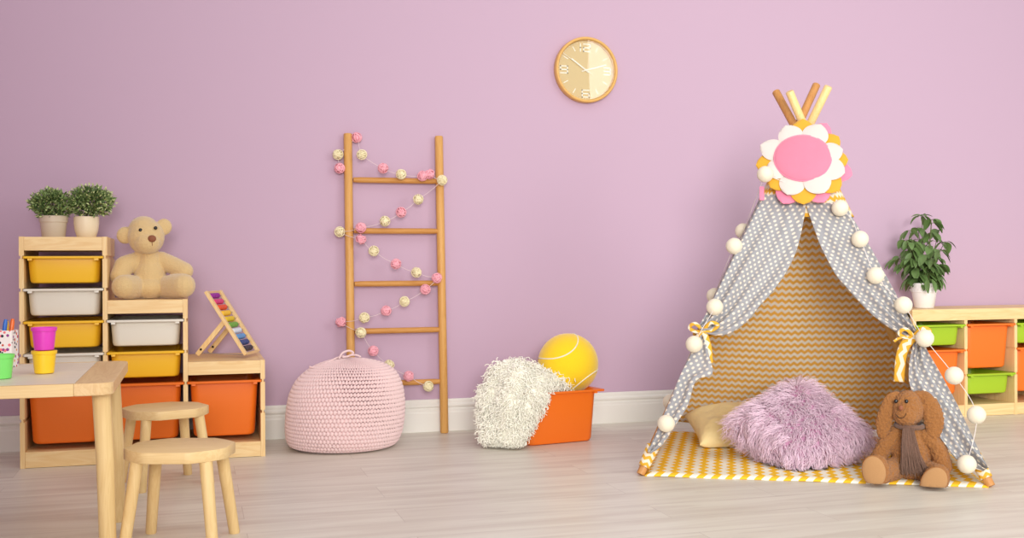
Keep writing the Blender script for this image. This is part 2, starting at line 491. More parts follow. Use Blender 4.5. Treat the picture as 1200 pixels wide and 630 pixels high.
def catmull(pts, per=6):
    P = [Vector(p) for p in pts]; out = []
    for i in range(len(P)-1):
        p0, p1, p2, p3 = P[max(i-1, 0)], P[i], P[i+1], P[min(i+2, len(P)-1)]
        for k in range(per):
            t = k/per
            out.append(.5*((2*p1)+(p2-p0)*t+(2*p0-5*p1+4*p2-p3)*t*t+(3*p1-p0-3*p2+p3)*t**3))
    out.append(P[-1]); return out

def copy_tree(o, parent=None):
    c = o.copy(); COL.objects.link(c); c.parent = parent
    for ch in list(o.children): copy_tree(ch, c)
    return c

# ------------------------------------------------------------ the room
b = B(); box(b, (-1.3, -6.5, -.05), (8.5, .475, 0)); struct('floor', b, M['floor'])
b = B(); box(b, (-1.3, .46, 0), (8.5, .56, 2.9)); struct('wall_back', b, M['wall'])
b = B(); box(b, (-.75, -3.4, 0), (-.65, .46, 2.9)); struct('blocker_wall_left', b, M['wall'])  # out of view, added to block ambient light and darken the left side
def baseboard(name, x0, x1):
    prof = [(0, 0), (-.016, 0), (-.016, .088), (-.0145, .094), (-.0145, .104), (-.0105, .108), (-.0105, .112), (-.0155, .118),
            (-.0155, .126), (-.009, .134), (-.009, .144), (-.006, .152), (0, .1527)]
    t = B(); a = [t.verts.new((x0, .459+y, z)) for y, z in prof]; c = [t.verts.new((x1, .459+y, z)) for y, z in prof]
    for i in range(len(prof)-1): t.faces.new((a[i], a[i+1], c[i+1], c[i]))
    t.faces.new(a[::-1]); t.faces.new(c)
    return struct(name, t, M['white_trim'])
baseboard('baseboard_back', -.649, 8.5)

# ------------------------------------------------------------ storage bins
def bin_mesh(w, d, h, mat, name='storage_bin', tw=.012, r=.035, over=(.014, .03)):
    """open tub hanging from its lip: origin at the middle of the lip's top, w across, d deep"""
    t = B(); seg = 6
    def loop(hw, hd, rr, z):
        pts = []
        for cx, cy, a0 in ((hw-rr, hd-rr, 0), (-hw+rr, hd-rr, PI/2), (-hw+rr, -hd+rr, PI), (hw-rr, -hd+rr, 3*PI/2)):
            for k in range(seg+1):
                a = a0+k*PI/2/seg; pts.append((cx+rr*math.cos(a), cy+rr*math.sin(a), z))
        return [t.verts.new(p) for p in pts]
    k = tw*h/.23
    hw, hd = w/2, d/2; bw, bd = hw-over[0], hd-over[1]; parent = None
    L = [loop(bw-k-.01, bd-k-.01, r*.8, -h), loop(bw-k*.97-.003, bd-k*.97-.003, r, -h+.004), loop(bw-k*.9, bd-k*.9, r, -h+.014),
         loop(bw, bd, r*.9, -.016), loop(bw, bd, r*.9, -.009),
         loop(hw-.001, hd-.001, .008, -.009), loop(hw, hd, .009, -.007), loop(hw, hd, .009, -.002), loop(hw-.002, hd-.002, .008, 0),
         loop(bw-.001, bd-.001, r*.9, 0), loop(bw-.004, bd-.004, r*.9, -.004), loop(bw-.003-k*.9, bd-.003-k*.9, r, -h+.016), loop(bw-k-.013, bd-k-.013, r*.8, -h+.004)]
    n = len(L[0])
    for a, c in zip(L, L[1:]):
        for i in range(n): t.faces.new((a[i], a[(i+1) % n], c[(i+1) % n], c[i]))
    t.faces.new(L[0][::-1]); t.faces.new(L[-1])
    # little gusset ribs under the lip at the front corners
    for sx in (-1, 1):
        for sy in (-1, 1):
            x = sx*(bw-.02)
            xa, xb = sorted((x, x+sx*.016))
            y0 = sy*(bd-.001); y1 = sy*(hd-.003)
            ya, yb = sorted((y0, y1))
            tt = bmesh.new(); bmesh.ops.create_cube(tt, size=1, matrix=Matrix.Translation(((xa+xb)/2, (ya+yb)/2, -.0125)) @ Matrix.Diagonal((xb-xa, yb-ya, .008, 1)))
            merge(t, tt)
    o = obj(name, t, mat, parent, smooth=True, autos=35)
    return o

HB, HD = .108, .232   # shallow and deep tub heights
def storage_unit(cols, x0, y0, depth, levels, label, notch_zs, base=.063, top=.055, both=None):
    """stepped pine frame; cols = heights of the columns; panel i carries the taller neighbour"""
    t = .018; n = len(cols); pitch = (.94-t)/3 if n == 3 else .3073
    root = thing('storage_shelf', label, 'shelf', (x0, y0, 0))
    for i in range(n+1):
        hh = max(cols[max(i-1, 0)], cols[min(i, n-1)])
        xa = i*pitch
        # profile with slots for the bins' lips cut into both faces
        bm = B(); z = 0
        for nz in notch_zs:
            if nz > hh-.06: break
            box(bm, (xa, 0, z), (xa+t, depth, nz-.0105)); box(bm, (xa+.0055, 0, nz-.0105), (xa+t-.0055, depth, nz+.002)); z = nz+.002
        box(bm, (xa, 0, z), (xa+t, depth, hh))
        bmesh.ops.remove_doubles(bm, verts=bm.verts, dist=1e-6)
        obj('side_panel', bm, M['pineZ'], root)
    for i, hh in enumerate(cols):
        xa, xb = i*pitch+t+.0002, (i+1)*pitch-.0002
        bm = B(); box(bm, (xa, .001, hh-top), (xb, .019, hh-.001), .001)
        box(bm, (xa, .019, hh-.019), (xb, depth-.001, hh-.001)); box(bm, (xa, depth-.019, hh-top), (xb, depth-.001, hh-.019))
        obj('top_board', bm, M['pineX'], root)
        bm = B(); box(bm, (xa, .001, .001), (xb, .019, base), .001)
        box(bm, (xa, .019, base-.018), (xb, depth-.001, base)); obj('base_board', bm, M['pineX'], root)
    return root, pitch, t

zz = [.191+.1285*k for k in range(6)]   # .191 .320 .448 .577 .705 .834
storage_unit((.911, .657, .401), 0, 0, .43, 0, 'stepped pine storage frame holding colourful plastic bins by the left wall end', zz)
P3 = (.94-.018)/3
def put_bin(col, z, mat, h, label, x0=0, y0=-.012, group='plastic bins in the stepped frame'):
    o = bin_mesh(.2975, .42, h, mat); o.location = (x0+.009+P3*(col+.5), y0+.21, z)
    return tag(o, label, 'bin', group)
put_bin(0, zz[5], M['yellow'], HB, 'shallow yellow plastic bin, topmost in the tallest column under the potted plants')
put_bin(0, zz[4], M['white'], HB, 'shallow white plastic bin between two yellow ones in the tallest column')
put_bin(0, zz[3], M['yellow'], HB, 'shallow yellow plastic bin, third from the top in the tallest column')
put_bin(0, zz[2], M['white'], HB, 'shallow white plastic bin just behind the tabletop edge in the tallest column')
put_bin(0, zz[1], M['orange'], HD, 'deep orange plastic bin seen below the table, left end of the frame')
put_bin(1, zz[3], M['white'], HB, 'shallow white plastic bin directly below the beige teddy bear')
put_bin(1, zz[2], M['yellow'], HB, 'shallow yellow plastic bin in the middle column, above a deep orange one')
put_bin(1, zz[1], M['orange'], HD, 'deep orange plastic bin at the bottom of the middle column behind the rear stool')
put_bin(2, zz[1], M['orange'], HD, 'deep orange plastic bin under the abacus in the lowest column')

# right-hand low unit
RX, RY = 4.145-.0, .083
zr = [.075+.1285*k for k in range(4)]; zr = [.2185, .347, .4755]
def low_unit():
    t = .018; pitch = .3073; depth = .36; h = .556
    root = thing('low_storage_shelf', 'long low pine storage frame with green and orange bins right of the tent', 'shelf', (RX, RY, 0))
    for i in range(6):
        xa = i*pitch; bm = B(); z = 0
        for nz in [.2185, .347, .4755]:
            box(bm, (xa, 0, z), (xa+t, depth, nz-.0105)); box(bm, (xa+.0055, 0, nz-.0105), (xa+t-.0055, depth, nz+.002)); z = nz+.002
        box(bm, (xa, 0, z), (xa+t, depth, .4965)); bmesh.ops.remove_doubles(bm, verts=bm.verts, dist=1e-6)
        obj('side_panel', bm, M['pineZ'], root)
    bm = B(); box(bm, (-.004, -.001, .4965), (5*pitch+t+.004, .019, h-.001), .0015); box(bm, (-.004, .019, h-.019), (5*pitch+t+.004, depth, h-.001)); box(bm, (-.004, depth-.018, .4965), (5*pitch+t+.004, depth, h-.019))
    obj('top_board', bm, M['pineX'], root)
    for i in range(5):
        xa, xb = i*pitch+t+.0002, (i+1)*pitch-.0002
        bm = B(); box(bm, (xa, .001, .001), (xb, .019, .061), .001); box(bm, (xa, .019, .043), (xb, depth-.001, .061)); obj('base_board', bm, M['pineX'], root)
low_unit()
def put_r(col, z, mat, h, label):
    o = bin_mesh(.2975, .36, h, mat); o.location = (RX+.009+.3073*(col+.5), RY-.012+.18, z)
    return tag(o, label, 'bin', 'plastic bins in the low frame')
put_r(0, .4755, M['green'], HB, 'shallow lime green bin beside the tent pole, under the leafy potted plant')
put_r(0, .347, M['orange2'], HD, 'deep orange bin partly hidden by the grey tent cloth')
put_r(1, .4755, M['orange2'], HD, 'deep orange bin above a lime green one in the low frame')
put_r(1, .2185, M['green'], HB, 'shallow lime green bin below the fully visible deep orange one')
put_r(2, .4755, M['green'], HB, 'lime green bin cut off by the right edge of the photo')
put_r(2, .347, M['orange2'], HD, 'orange bin cut off by the right edge of the photo, below a green one')

# ------------------------------------------------------------ children's table
def rounded(x0, y0, x1, y1, r, seg=6):
    pts = []
    for cx, cy, a0 in ((x1-r, y1-r, 0), (x0+r, y1-r, PI/2), (x0+r, y0+r, PI), (x1-r, y0+r, 3*PI/2)):
        for k in range(seg+1):
            a = a0+k*PI/2/seg; pts.append((cx+r*math.cos(a), cy+r*math.sin(a)))
    return pts
TX0, TX1, TY0, TY1 = -.40, .450, -1.54, -.82
tb = thing('play_table', 'low pale wooden play table with whitewashed top panels at the left edge', 'table', (0, 0, 0))
# frame: end boards with rounded corners, side rails
def end_board(x0, x1, right=True):
    r = .045; pts = []
    if right: pts = [(x0, TY0)]+[(x1-r+r*math.cos(a), TY0+r+r*math.sin(a)) for a in [(-PI/2)+k*PI/2/6 for k in range(7)]]+[(x1-r+r*math.cos(a), TY1-r+r*math.sin(a)) for a in [k*PI/2/6 for k in range(7)]]+[(x0, TY1)]
    else: pts = [(x1, TY1)]+[(x0+r+r*math.cos(a), TY1-r+r*math.sin(a)) for a in [PI/2+k*PI/2/6 for k in range(7)]]+[(x0+r+r*math.cos(a), TY0+r+r*math.sin(a)) for a in [PI+k*PI/2/6 for k in range(7)]]+[(x1, TY0)]
    return prism(B(), pts, .446, .48, .003)
obj('end_board', end_board(TX1-.098, TX1), M['beechY'], tb)
obj('end_board', end_board(TX0, TX0+.098, False), M['beechY'], tb)
for y0, y1 in ((TY0, TY0+.018), (TY1-.018, TY1)):
    obj('side_rail', box(B(), (TX0+.0985, y0, .446), (TX1-.0985, y1, .4795), .002), M['beechX'], tb)
ym = (TY0+TY1)/2
for y0, y1 in ((TY0+.0185, ym-.0007), (ym+.0007, TY1-.0185)):
    obj('top_panel', box(B(), (TX0+.0985, y0, .466), (TX1-.0985, y1, .479), .001), M['panelX'], tb)
for sx, x in ((1, TX1-.036), (-1, TX0+.036)):
    for sy, y in ((1, TY1-.24), (-1, TY0+.085)):
        bm = tube(B(), [(x, y, .445), (x+sx*.010, y+sy*.006, .25), (x+sx*.016, y+sy*.010, .003), (x+sx*.016, y+sy*.010, 0)], [.0245, .0240, .0225, .0205], 20)
        obj('leg', bm, M['beech'], tb, smooth=True, autos=40)

def stool(name, x, y, rz, label, top, w=.288, d=.262):
    root = thing(name, label, 'stool', (x, y, 0), rz, 'pale wooden stools beside the table')
    # D-shaped barrel seat: straight-ish ends, rounded long sides
    pts = []
    N = 18
    half = [(-1+2*k/N) for k in range(N+1)]
    for x in half[::-1]: pts.append((x*w/2, (.40+.60*min(1, (1-abs(x))/.55)**.75)*d/2))
    for x in half: pts.append((x*w/2, -(.40+.60*min(1, (1-abs(x))/.55)**.75)*d/2))
    obj('seat', prism(B(), pts, top-.032, top, .003), M['beechX'], root, smooth=True, autos=35)
    for sx in (-1, 1):
        for sy in (-1, 1):
            bm = tube(B(), [(sx*.096, sy*.080, top-.0322), (sx*.124, sy*.112, .004), (sx*.124, sy*.112, 0)], [.0185, .0160, .0145], 18)
            obj('leg', bm, M['beech'], root, smooth=True, autos=40)
    return root
stool('wooden_stool', .620, -1.385, -.29, 'pale wooden four-legged stool nearest the camera', .28)
stool('wooden_stool', .556, -.468, .36, 'pale wooden stool farther back, in front of the orange bins', .28)

# cups, pencil holder, markers on the table
def cup(name, mat, loc, label, h=.067, rt=.035, rb=.027):
    pr = [(0, 0), (rb-.003, 0), (rb, .002), (rb+.0005, .008), (rt-.003, h-.013), (rt-.003, h-.011), (rt, h-.010), (rt+.001, h-.001), (rt-.0005, h),
          (rt-.002, h-.001), (rt-.0045, h-.012), (rb-.002, .004), (0, .003)]
    o = obj(name, lathe(B(), pr, 40), mat, smooth=True, autos=45); o.location = loc
    return tag(o, label, 'cup', 'toy cups on the table')
cup('toy_cup', M['cupyellow'], (.238, -1.20, .48), 'yellow toy cup standing on the table under the magenta one')
cup('toy_cup', M['magenta'], (.238, -1.20, .5475), 'magenta toy cup stacked on top of the yellow cup')
cup('toy_cup', M['cupgreen'], (.140, -1.32, .4795), 'mint green toy cup on the table at the left edge', .068, .036, .028)
hx, hy = .078, -.93
hd_ = obj('pencil_holder', None or (lambda t: t)(prism(B(), rounded(-.045, -.03, .045, .03, .004, 2), 0, .004)), M['paper'])
t = B()
o_ = rounded(-.045, -.03, .045, .03, .004, 2); i_ = rounded(-.043, -.028, .043, .028, .003, 2)
lo = [t.verts.new((x, y, 0)) for x, y in o_]; lt = [t.verts.new((x, y, .115)) for x, y in o_]; it = [t.verts.new((x, y, .115)) for x, y in i_]; ib = [t.verts.new((x, y, .003)) for x, y in i_]
n_ = len(lo)
for a, c in ((lo, lt), (lt, it), (it, ib)):
    for k in range(n_): t.faces.new((a[k], a[(k+1) % n_], c[(k+1) % n_], c[k]))
t.faces.new(lo[::-1]); t.faces.new(ib)
old = hd_.data; bmesh.ops.recalc_face_normals(t, faces=t.faces); t.to_mesh(old); t.free(); hd_.data = old
hd_.location = (hx, hy, .4795); hd_.rotation_euler = (0, 0, -.2)
tag(hd_, 'white pencil holder with coloured confetti pattern on the table', 'holder')
def marker(mat, x, y, top, lean, label):
    root = thing('marker_pen', label, 'marker', (hx+x, hy+y, .4835), 0, 'markers in the pencil holder')
    d = Vector((lean[0], lean[1], 1)).normalized(); L = top
    bm = tube(B(), [d*0+Vector((0, 0, .001)), d*L*.62], .0055, 12); obj('barrel', bm, M['clockwhite'], root, smooth=True, autos=40)
    bm = tube(B(), [d*(L*.6201), d*(L*.93), d*L], [.0066, .0066, .0045], 12); obj('cap', bm, mat, root, smooth=True, autos=40)
marker(M['blue'], -.002, .006, .145, (.12, 0), 'blue-capped marker leaning in the confetti pencil holder')
marker(M['blue'], -.018, -.008, .143, (-.1, 0), 'left blue-capped marker in the pencil holder at the photo edge')
marker(M['markorange'], .020, .004, .146, (.1, .05), 'orange-capped marker at the right of the pencil holder')
marker(M['cupyellow'], .014, .017, .138, (.02, 0), 'yellow-capped marker behind the orange one in the holder')

# ------------------------------------------------------------ abacus
def abacus():
    root = thing('abacus', 'wooden tilted abacus with ten rows of coloured beads on the lowest shelf top', 'abacus', (.655, .187, .4025), math.radians(-20.6))
    # the frame's plane leans back; rails run from top-left to bottom-right
    W_ = .17
    e = Vector((.172, 0, -.268)); top = Vector((.056, 0, .281)); bot = top+e
    ln = Matrix.Rotation(0, 4, 'Z')
    def bar(bm, a, c, wx, wy):
        a, c = Vector(a), Vector(c); d = (c-a); L = d.length
        q = d.to_track_quat('Z', 'Y').to_matrix().to_4x4()
        box(bm, (-wx/2, -wy/2, 0), (wx/2, wy/2, L), .001, Matrix.Translation(a) @ q)
    un = e.normalized()
    for y in (0, W_):
        bm = B(); bar(bm, top+Vector((0, y, 0)), bot+Vector((0, y, 0)), .024, .012); obj('side_rail', bm, M['pineZ'], root)
    for f in (.0, 1.0):
        c = top+e*f*.97+e*.015
        bm = B(); bar(bm, c+Vector((0, .0062, 0)), c+Vector((0, W_-.0062, 0)), .01, .01); obj('cross_bar', bm, M['pineY'], root)
    mid = top+e*.46
    for y in (.0125, W_-.0125):
        bm = B(); bar(bm, mid+Vector((0, y, 0)), Vector((.012, y, .012)), .012, .02); obj('support_leg', bm, M['pineZ'], root)
        bm = tube(B(), [Vector((.03, y-.009, .035)), Vector((.03, y+.009, .035))], .005, 10); obj('bolt', bm, M['black'], root, smooth=True, autos=40)
    bm = tube(B(), [(.03, .012, .02), (.215, .012, .012)], .0015, 8); obj('brace_wire', bm, M['metal'], root)
    cols = [srgb(150, 30, 150), srgb(215, 60, 120), srgb(225, 80, 35), srgb(240, 190, 40), srgb(225, 190, 30), srgb(110, 165, 60), srgb(215, 220, 230), srgb(95, 150, 205), srgb(45, 70, 125), srgb(45, 42, 52)]
    for k in range(10):
        c = top+e*(.075+.093*k)
        rod = obj('rod', tube(B(), [c+Vector((0, .006, 0)), c+Vector((0, W_-.006, 0))], .0016, 8), M['metal'], root)
        mt = plain('bead_paint_%d' % k, cols[k], .3)
        t = B()
        lathe(t, [(.0017, 0), (.0095, 0), (.0125, .004), (.0125, .011), (.0095, .015), (.0017, .015)], 14, Matrix.Rotation(-PI/2, 4, 'X'))
        b0 = obj('bead', t, mt, rod, smooth=True, autos=50); b0.location = c+Vector((0, .012, 0))
        for j in range(1, 6):
            b1 = b0.copy(); COL.objects.link(b1); b1.parent = rod; b1.location = c+Vector((0, .012+.0160*j, 0))
        t = B(); ell(t, (0, 0, 0), (.009, .006, .009), seg=12); b2 = obj('bead', t, M['black'], rod, smooth=True); b2.location = c+Vector((0, .116, 0)); b2['label'] = 'black end bead'
    return root
abacus()

# ------------------------------------------------------------ potted plants on the tall column
def leaf_cluster(n, centre, rad, zsq, ls, seed, mat, name, parent, inner=.35, droop=0, lw=.5):
    rng = np.random.default_rng(seed); t = B()
    for i in range(n):
        v = rng.normal(size=3); v /= np.linalg.norm(v)
        rr = rad*(inner+(1-inner)*rng.random()**.5)
        p = Vector(centre)+Vector((v[0]*rr, v[1]*rr, v[2]*rr*zsq))
        if p.z < centre[2]-rad*zsq*.8: continue
        d = Vector((v[0]+rng.normal()*.5, v[1]+rng.normal()*.5, v[2]+.4+rng.normal()*.5-droop)).normalized()
        s = ls*(.6+.7*rng.random())
        side = d.cross(Vector(rng.normal(size=3))).normalized(); up = d.cross(side)
        a = [t.verts.new(p), t.verts.new(p+d*s*.45+side*s*lw*.5+up*s*.06), t.verts.new(p+d*s), t.verts.new(p+d*s*.45-side*s*lw*.5+up*s*.06), t.verts.new(p+d*s*.5-up*s*.05)]
        t.faces.new((a[0], a[1], a[4])); t.faces.new((a[1], a[2], a[4])); t.faces.new((a[2], a[3], a[4])); t.faces.new((a[3], a[0], a[4]))
    return obj(name, t, mat, parent, smooth=True)

def bushy(x, label, kind, seed):
    root = thing('potted_plant', label, 'plant', (x, .2, .9112), 0)
    if kind == 0:
        pr = [(0, 0), (.043, 0), (.045, .002), (.052, .062), (.055, .064), (.057, .088), (.0555, .09), (.052, .088), (.05, .07), (0, .068)]
        obj('pot', lathe(B(), pr, 40), M['potg'], root, smooth=True, autos=40); R_, c = .080, (-.006, 0, .135)
    else:
        pr = [(0, 0), (.034, 0), (.037, .002), (.046, .03), (.050, .06), (.0495, .087), (.048, .088), (.046, .086), (.046, .07), (0, .068)]
        obj('pot', lathe(B(), pr, 40), M['potc'], root, smooth=True, autos=40); R_, c = .084, (.018, 0, .148)
    obj('soil', lathe(B(), [(0, .0705), (.044, .0705), (.044, .074), (0, .079)], 24), M['soil'], root, smooth=True)
    rng = random.Random(seed); t = B()
    for i in range(34):
        a = rng.random()*2*PI; r = rng.random()**.5
        p0 = Vector((r*.03*math.cos(a), r*.03*math.sin(a), .078)); p2 = Vector(c)+Vector((r*R_*1.05*math.cos(a), r*R_*1.05*math.sin(a), (1-r*r)**.5*R_*.8 if r < 1 else 0))
        tube(t, [p0, p0.lerp(p2, .5)+Vector((0, 0, .01)), p2], .0009, 4)
    obj('stems', t, M['stem'], root)
    f = leaf_cluster(1300, c, R_*1.05, .72, .0165, seed, M['leafm'] if kind else M['leafm'], 'foliage', root, .25)
    leaf_cluster(500, c, R_*.95, .72, .016, seed+5, M['leafd'], 'dark_foliage', root, .1)
    leaf_cluster(150 if kind == 0 else 420, (c[0], c[1], c[2]+.004), R_*1.12, .76, .012, seed+9, M['leafl'], 'pale_leaf_tips', root, .8)
bushy(.104, 'small bushy plant in rimmed beige pot, left of the pair on the tall column', 0, 3)
bushy(.231, 'small bushy plant with pale flecks in smooth cream pot on tall column', 1, 11)

# big leafed plant on the low unit
def leafy():
    root = thing('leafy_plant', 'tall drooping green leafy plant in a white lace-rimmed pot on the low frame', 'plant', (4.328, .24, .5563), -.3)
    h = .13
    t = lathe(B(), [(0, 0), (.047, 0), (.049, .002), (.062, h*.62), (.066, h*.63), (.0685, h-.001), (.0675, h), (.063, h-.004), (.06, h-.03), (0, h-.03)], 48)
    obj('pot', t, M['potw'], root, smooth=True, autos=40)
    t = B()
    for k in range(24):
        a = 2*PI*k/24
        for z, rr in ((h*.72, .0035), (h*.86, .0045)):
            R_ = .0675+.0015*(z/h)
            cc = Vector((math.cos(a+(.13 if z > h*.8 else 0))*R_, math.sin(a+(.13 if z > h*.8 else 0))*R_, z))
            u = Vector((-math.sin(a), math.cos(a), 0))
            ring = [cc+u*rr*math.cos(q*PI/4)+Vector((0, 0, rr*math.sin(q*PI/4))) for q in range(8)]
            tube(t, ring, .001, 4, closed=True)
    obj('lace_rim', t, M['potw'], root, smooth=True)
    obj('soil', lathe(B(), [(0, h-.029), (.059, h-.029), (.059, h-.02), (0, h-.015)], 24), M['soil'], root, smooth=True)
    rng = random.Random(8); st = B(); lf = B()
    def leaf(p, d, L, wv):
        d = d.normalized(); side = d.cross(Vector((rng.gauss(0, .4), rng.gauss(0, .4), 1))).normalized(); up = side.cross(d)
        NN = 6; rows = []
        q = p.copy(); dd = d.copy()
        for k in range(NN+1):
            f = k/NN; wd = wv*math.sin(PI*min(1, f*.92+.06))**.75*(1-.25*f)
            rows.append((lf.verts.new(q+side*wd+up*wd*.35), lf.verts.new(q), lf.verts.new(q-side*wd+up*wd*.35)))
            dd = (dd+Vector((0, 0, -.16))).normalized(); q = q+dd*(L/NN)
        for a, c in zip(rows, rows[1:]):
            lf.faces.new((a[0], a[1], c[1], c[0])); lf.faces.new((a[1], a[2], c[2], c[1]))
    for i in range(20):
        a = rng.random()*2*PI; hh = .10+.22*rng.random() if i > 2 else .37-.02*i
        lean = .04+.075*rng.random() if i > 2 else .03
        p = [Vector((.02*math.cos(a), .02*math.sin(a), h-.018))]
        for k in range(1, 6):
            f = k/5; p.append(Vector((math.cos(a)*(.02+lean*f**1.3), math.sin(a)*(.02+lean*f**1.3), h-.018+hh*f)))
        tube(st, p, [.0028, .0025, .0022, .002, .0017, .0012], 6)
        for k in range(1, 6):
            for j in range(3):
                ph = rng.random()*2*PI; dv = Vector((math.cos(ph), math.sin(ph), .25-rng.random()*.5))
                tube(st, [p[k], p[k]+dv*.016], .0008, 4)
                leaf(p[k]+dv*.016, dv+Vector((0, 0, -.45)), .050+.03*rng.random(), .015+.008*rng.random())
        if i == 0:
            for j in range(4):
                leaf(p[5], Vector((math.cos(j*1.6), math.sin(j*1.6), .5)), .06, .012)
    for i in range(16):      # leaves hanging over the rim
        a = rng.random()*2*PI
        p0 = Vector((math.cos(a)*.055, math.sin(a)*.055, h+.004)); p1 = Vector((math.cos(a)*.085, math.sin(a)*.085, h+.02))
        tube(st, [p0, p1], .001, 4); leaf(p1, Vector((math.cos(a)*.5, math.sin(a)*.5, -.5)), .055+.03*rng.random(), .017)
    obj('stems', st, M['stem'], root, smooth=True); obj('foliage', lf, M['leafp'], root, smooth=True)
leafy()

# ------------------------------------------------------------ teddy bear
def teddy():
    root = thing('teddy_bear', 'beige teddy bear sitting on the middle column of the pine frame', 'teddy bear', (.488, .17, .6578), -.02)
    k1, k2 = 1/292, 1/280
    def p(px, py, y=0): return Vector(((px-178)*k1, y, (350-py)*k2))
    t = B()
    ell(t, p(172, 278), (.074, .066, .076)); ell(t, p(174, 285, -.030), (.054, .052, .047)); ell(t, p(169, 268, .01), (.060, .060, .052))
    ell(t, p(147.5, 276, .01), (.035, .020, .036)); ell(t, p(192.5, 266, .012), (.033, .020, .035))
    ell(t, p(176, 326, .01), (.066, .066, .092)); ell(t, p(176, 337, -.005), (.070, .070, .050)); ell(t, p(176, 308, .012), (.050, .05, .050))
    capsule(t, [p(162, 305, .02), p(147, 312, -.005), p(141, 324, -.035)], [.036, .042, .036])
    capsule(t, [p(189, 305, .02), p(204, 312, -.005), p(217, 318, -.03)], [.036, .038, .036])
    capsule(t, [p(163, 337, -.0), p(153, 336, -.07), p(148, 335.5, -.105)], [.046, .051, .048])
    capsule(t, [p(192, 337, -.0), p(207, 335.5, -.06), p(216, 335, -.095)], [.046, .051, .050])
    o = fuse('body', t, M['teddy'], root, .0035, 2, .0012, 230)
    co = [v.co for v in o.data.vertices]; mz = min(c.z for c in co)
    for v in o.data.vertices:
        if v.co.z < .004: v.co.z = .0005+(v.co.z-mz)*.05
    for nm, q, r in (('eye', p(166.5, 270.5, -.0575), .0075), ('eye', p(183.8, 268, -.0545), .0075)):
        obj(nm, ell(B(), q, (r, r*.7, r)), M['black'], root, smooth=True)
    t = B(); ell(t, p(180, 280.5, -.079), (.0165, .009, .0145)); obj('nose', t, M['nose'], root, smooth=True)
    obj('mouth', tube(B(), catmull([p(180, 284, -.0815), p(180, 289, -.0735), p(176, 292, -.066)], 4), .0012, 6), M['nose'], root)
teddy()

# ------------------------------------------------------------ wall clock
def clock():
    R_ = .158
    root = thing('wall_clock', 'round wall clock with pale wooden rim and white numerals on the pink wall', 'clock', (2.526, .4597, 1.752))
    RX90 = Matrix.Rotation(PI/2, 4, 'X')
    obj('rim', lathe(B(), [(R_-.012, 0), (R_+.002, 0), (R_+.004, .004), (R_+.004, .036), (R_+.002, .040), (R_-.004, .042), (R_-.008, .040), (R_-.010, .034), (R_-.012, .022), (R_-.012, 0)], 72, RX90), M['clockrim'], root, smooth=True, autos=50)
    obj('dial', lathe(B(), [(0, .006), (R_-.0125, .006), (R_-.0125, .012), (0, .012)], 72, RX90), M['clockface'], root)
    t = B(); yd = -.0128
    def stroke(bm, x0, z0, x1, z1, w, y=yd, th=.001):
        d = Vector((x1-x0, 0, z1-z0)); L = d.length; ang = math.atan2(d.z, d.x)
        mx = Matrix.Translation(((x0+x1)/2, y, (z0+z1)/2)) @ Matrix.Rotation(-ang, 4, 'Y')
        box(bm, (-L/2-w/2, -th/2, -w/2), (L/2+w/2, th/2, w/2), 0, mx)
    segs = {'0': 'abcdef', '1': 'bc', '2': 'abged', '3': 'abgcd', '6': 'acdefg', '9': 'abcdfg'}
    def digit(bm, ch, cx, cz, w, h, s=.0052):
        x0, x1, z0, z1 = cx-w/2, cx+w/2, cz-h/2, cz+h/2
        Sg = {'a': (x0, z1, x1, z1), 'b': (x1, cz, x1, z1), 'c': (x1, z0, x1, cz), 'd': (x0, z0, x1, z0), 'e': (x0, z0, x0, cz), 'f': (x0, cz, x0, z1), 'g': (x0, cz, x1, cz)}
        for q in segs[ch]: stroke(bm, *Sg[q], s)
    digit(t, '1', -.032, .112, .012, .036); digit(t, '2', .008, .112, .034, .036)
    digit(t, '3', .115, 0, .034, .034); digit(t, '6', 0, -.115, .036, .034); digit(t, '9', -.112, 0, .036, .034)
    for k in range(12):
        if k % 3 == 0: continue
        a = PI/2-k*PI/6
        stroke(t, .108*math.cos(a), .108*math.sin(a), .130*math.cos(a), .130*math.sin(a), .004)
    for k in range(60):
        a = PI/2-k*PI/30; stroke(t, .139*math.cos(a), .139*math.sin(a), .1425*math.cos(a), .1425*math.sin(a), .0012)
    obj('numerals', t, M['clockwhite'], root)
    t = B(); stroke(t, .012, -.008, -.072, .052, .0072, -.0175, .0015); obj('hour_hand', t, M['clockwhite'], root)
    t = B(); stroke(t, -.02, -.006, .105, .030, .0045, -.020, .0015); obj('minute_hand', t, M['clockwhite'], root)
    t = B(); stroke(t, .03, -.02, -.118, .078, .0018, -.0225, .001); obj('second_hand', t, M['clockwhite'], root)
    obj('hub', lathe(B(), [(0, .0121), (.005, .0121), (.005, .025), (0, .026)], 20, RX90), M['clockwhite'], root)
    obj('glass', lathe(B(), [(0, .032), (R_-.0125, .032), (R_-.0125, .0335), (0, .0345)], 64, RX90), M['glass'], root)
clock()

# ------------------------------------------------------------ ladder and its ball garland
LF, LT = .383, .437
def lad(z): return LF+(LT-LF)*z/1.40
lx0, lx1 = 1.352, 1.788
lr = thing('wooden_ladder', 'honey-brown wooden decorative ladder leaning on the pink wall', 'ladder', (1.57, LF, 0))
def LP(x, z): return Vector((x-1.57, lad(z)-LF, z))
for x, dx in ((lx0, -.004), (lx1, -.008)):
    bm = tube(B(), [LP(x, .0005), LP(x, .006), LP(x+dx*.5, .7), LP(x+dx, 1.399), LP(x+dx, 1.404)], [.017, .0195, .0195, .0195, .017], 20)
    obj('pole', bm, M['ladderZ'], lr, smooth=True, autos=40)
for z in (1.189, .952, .706, .487, .243):
    bm = tube(B(), [LP(lx0+.019, z), LP(lx0+.05, z), LP(lx1-.05, z), LP(lx1-.020, z)], [.0115, .0135, .0135, .0115], 14)
    obj('rung', bm, M['ladderX'], lr, smooth=True, autos=40)

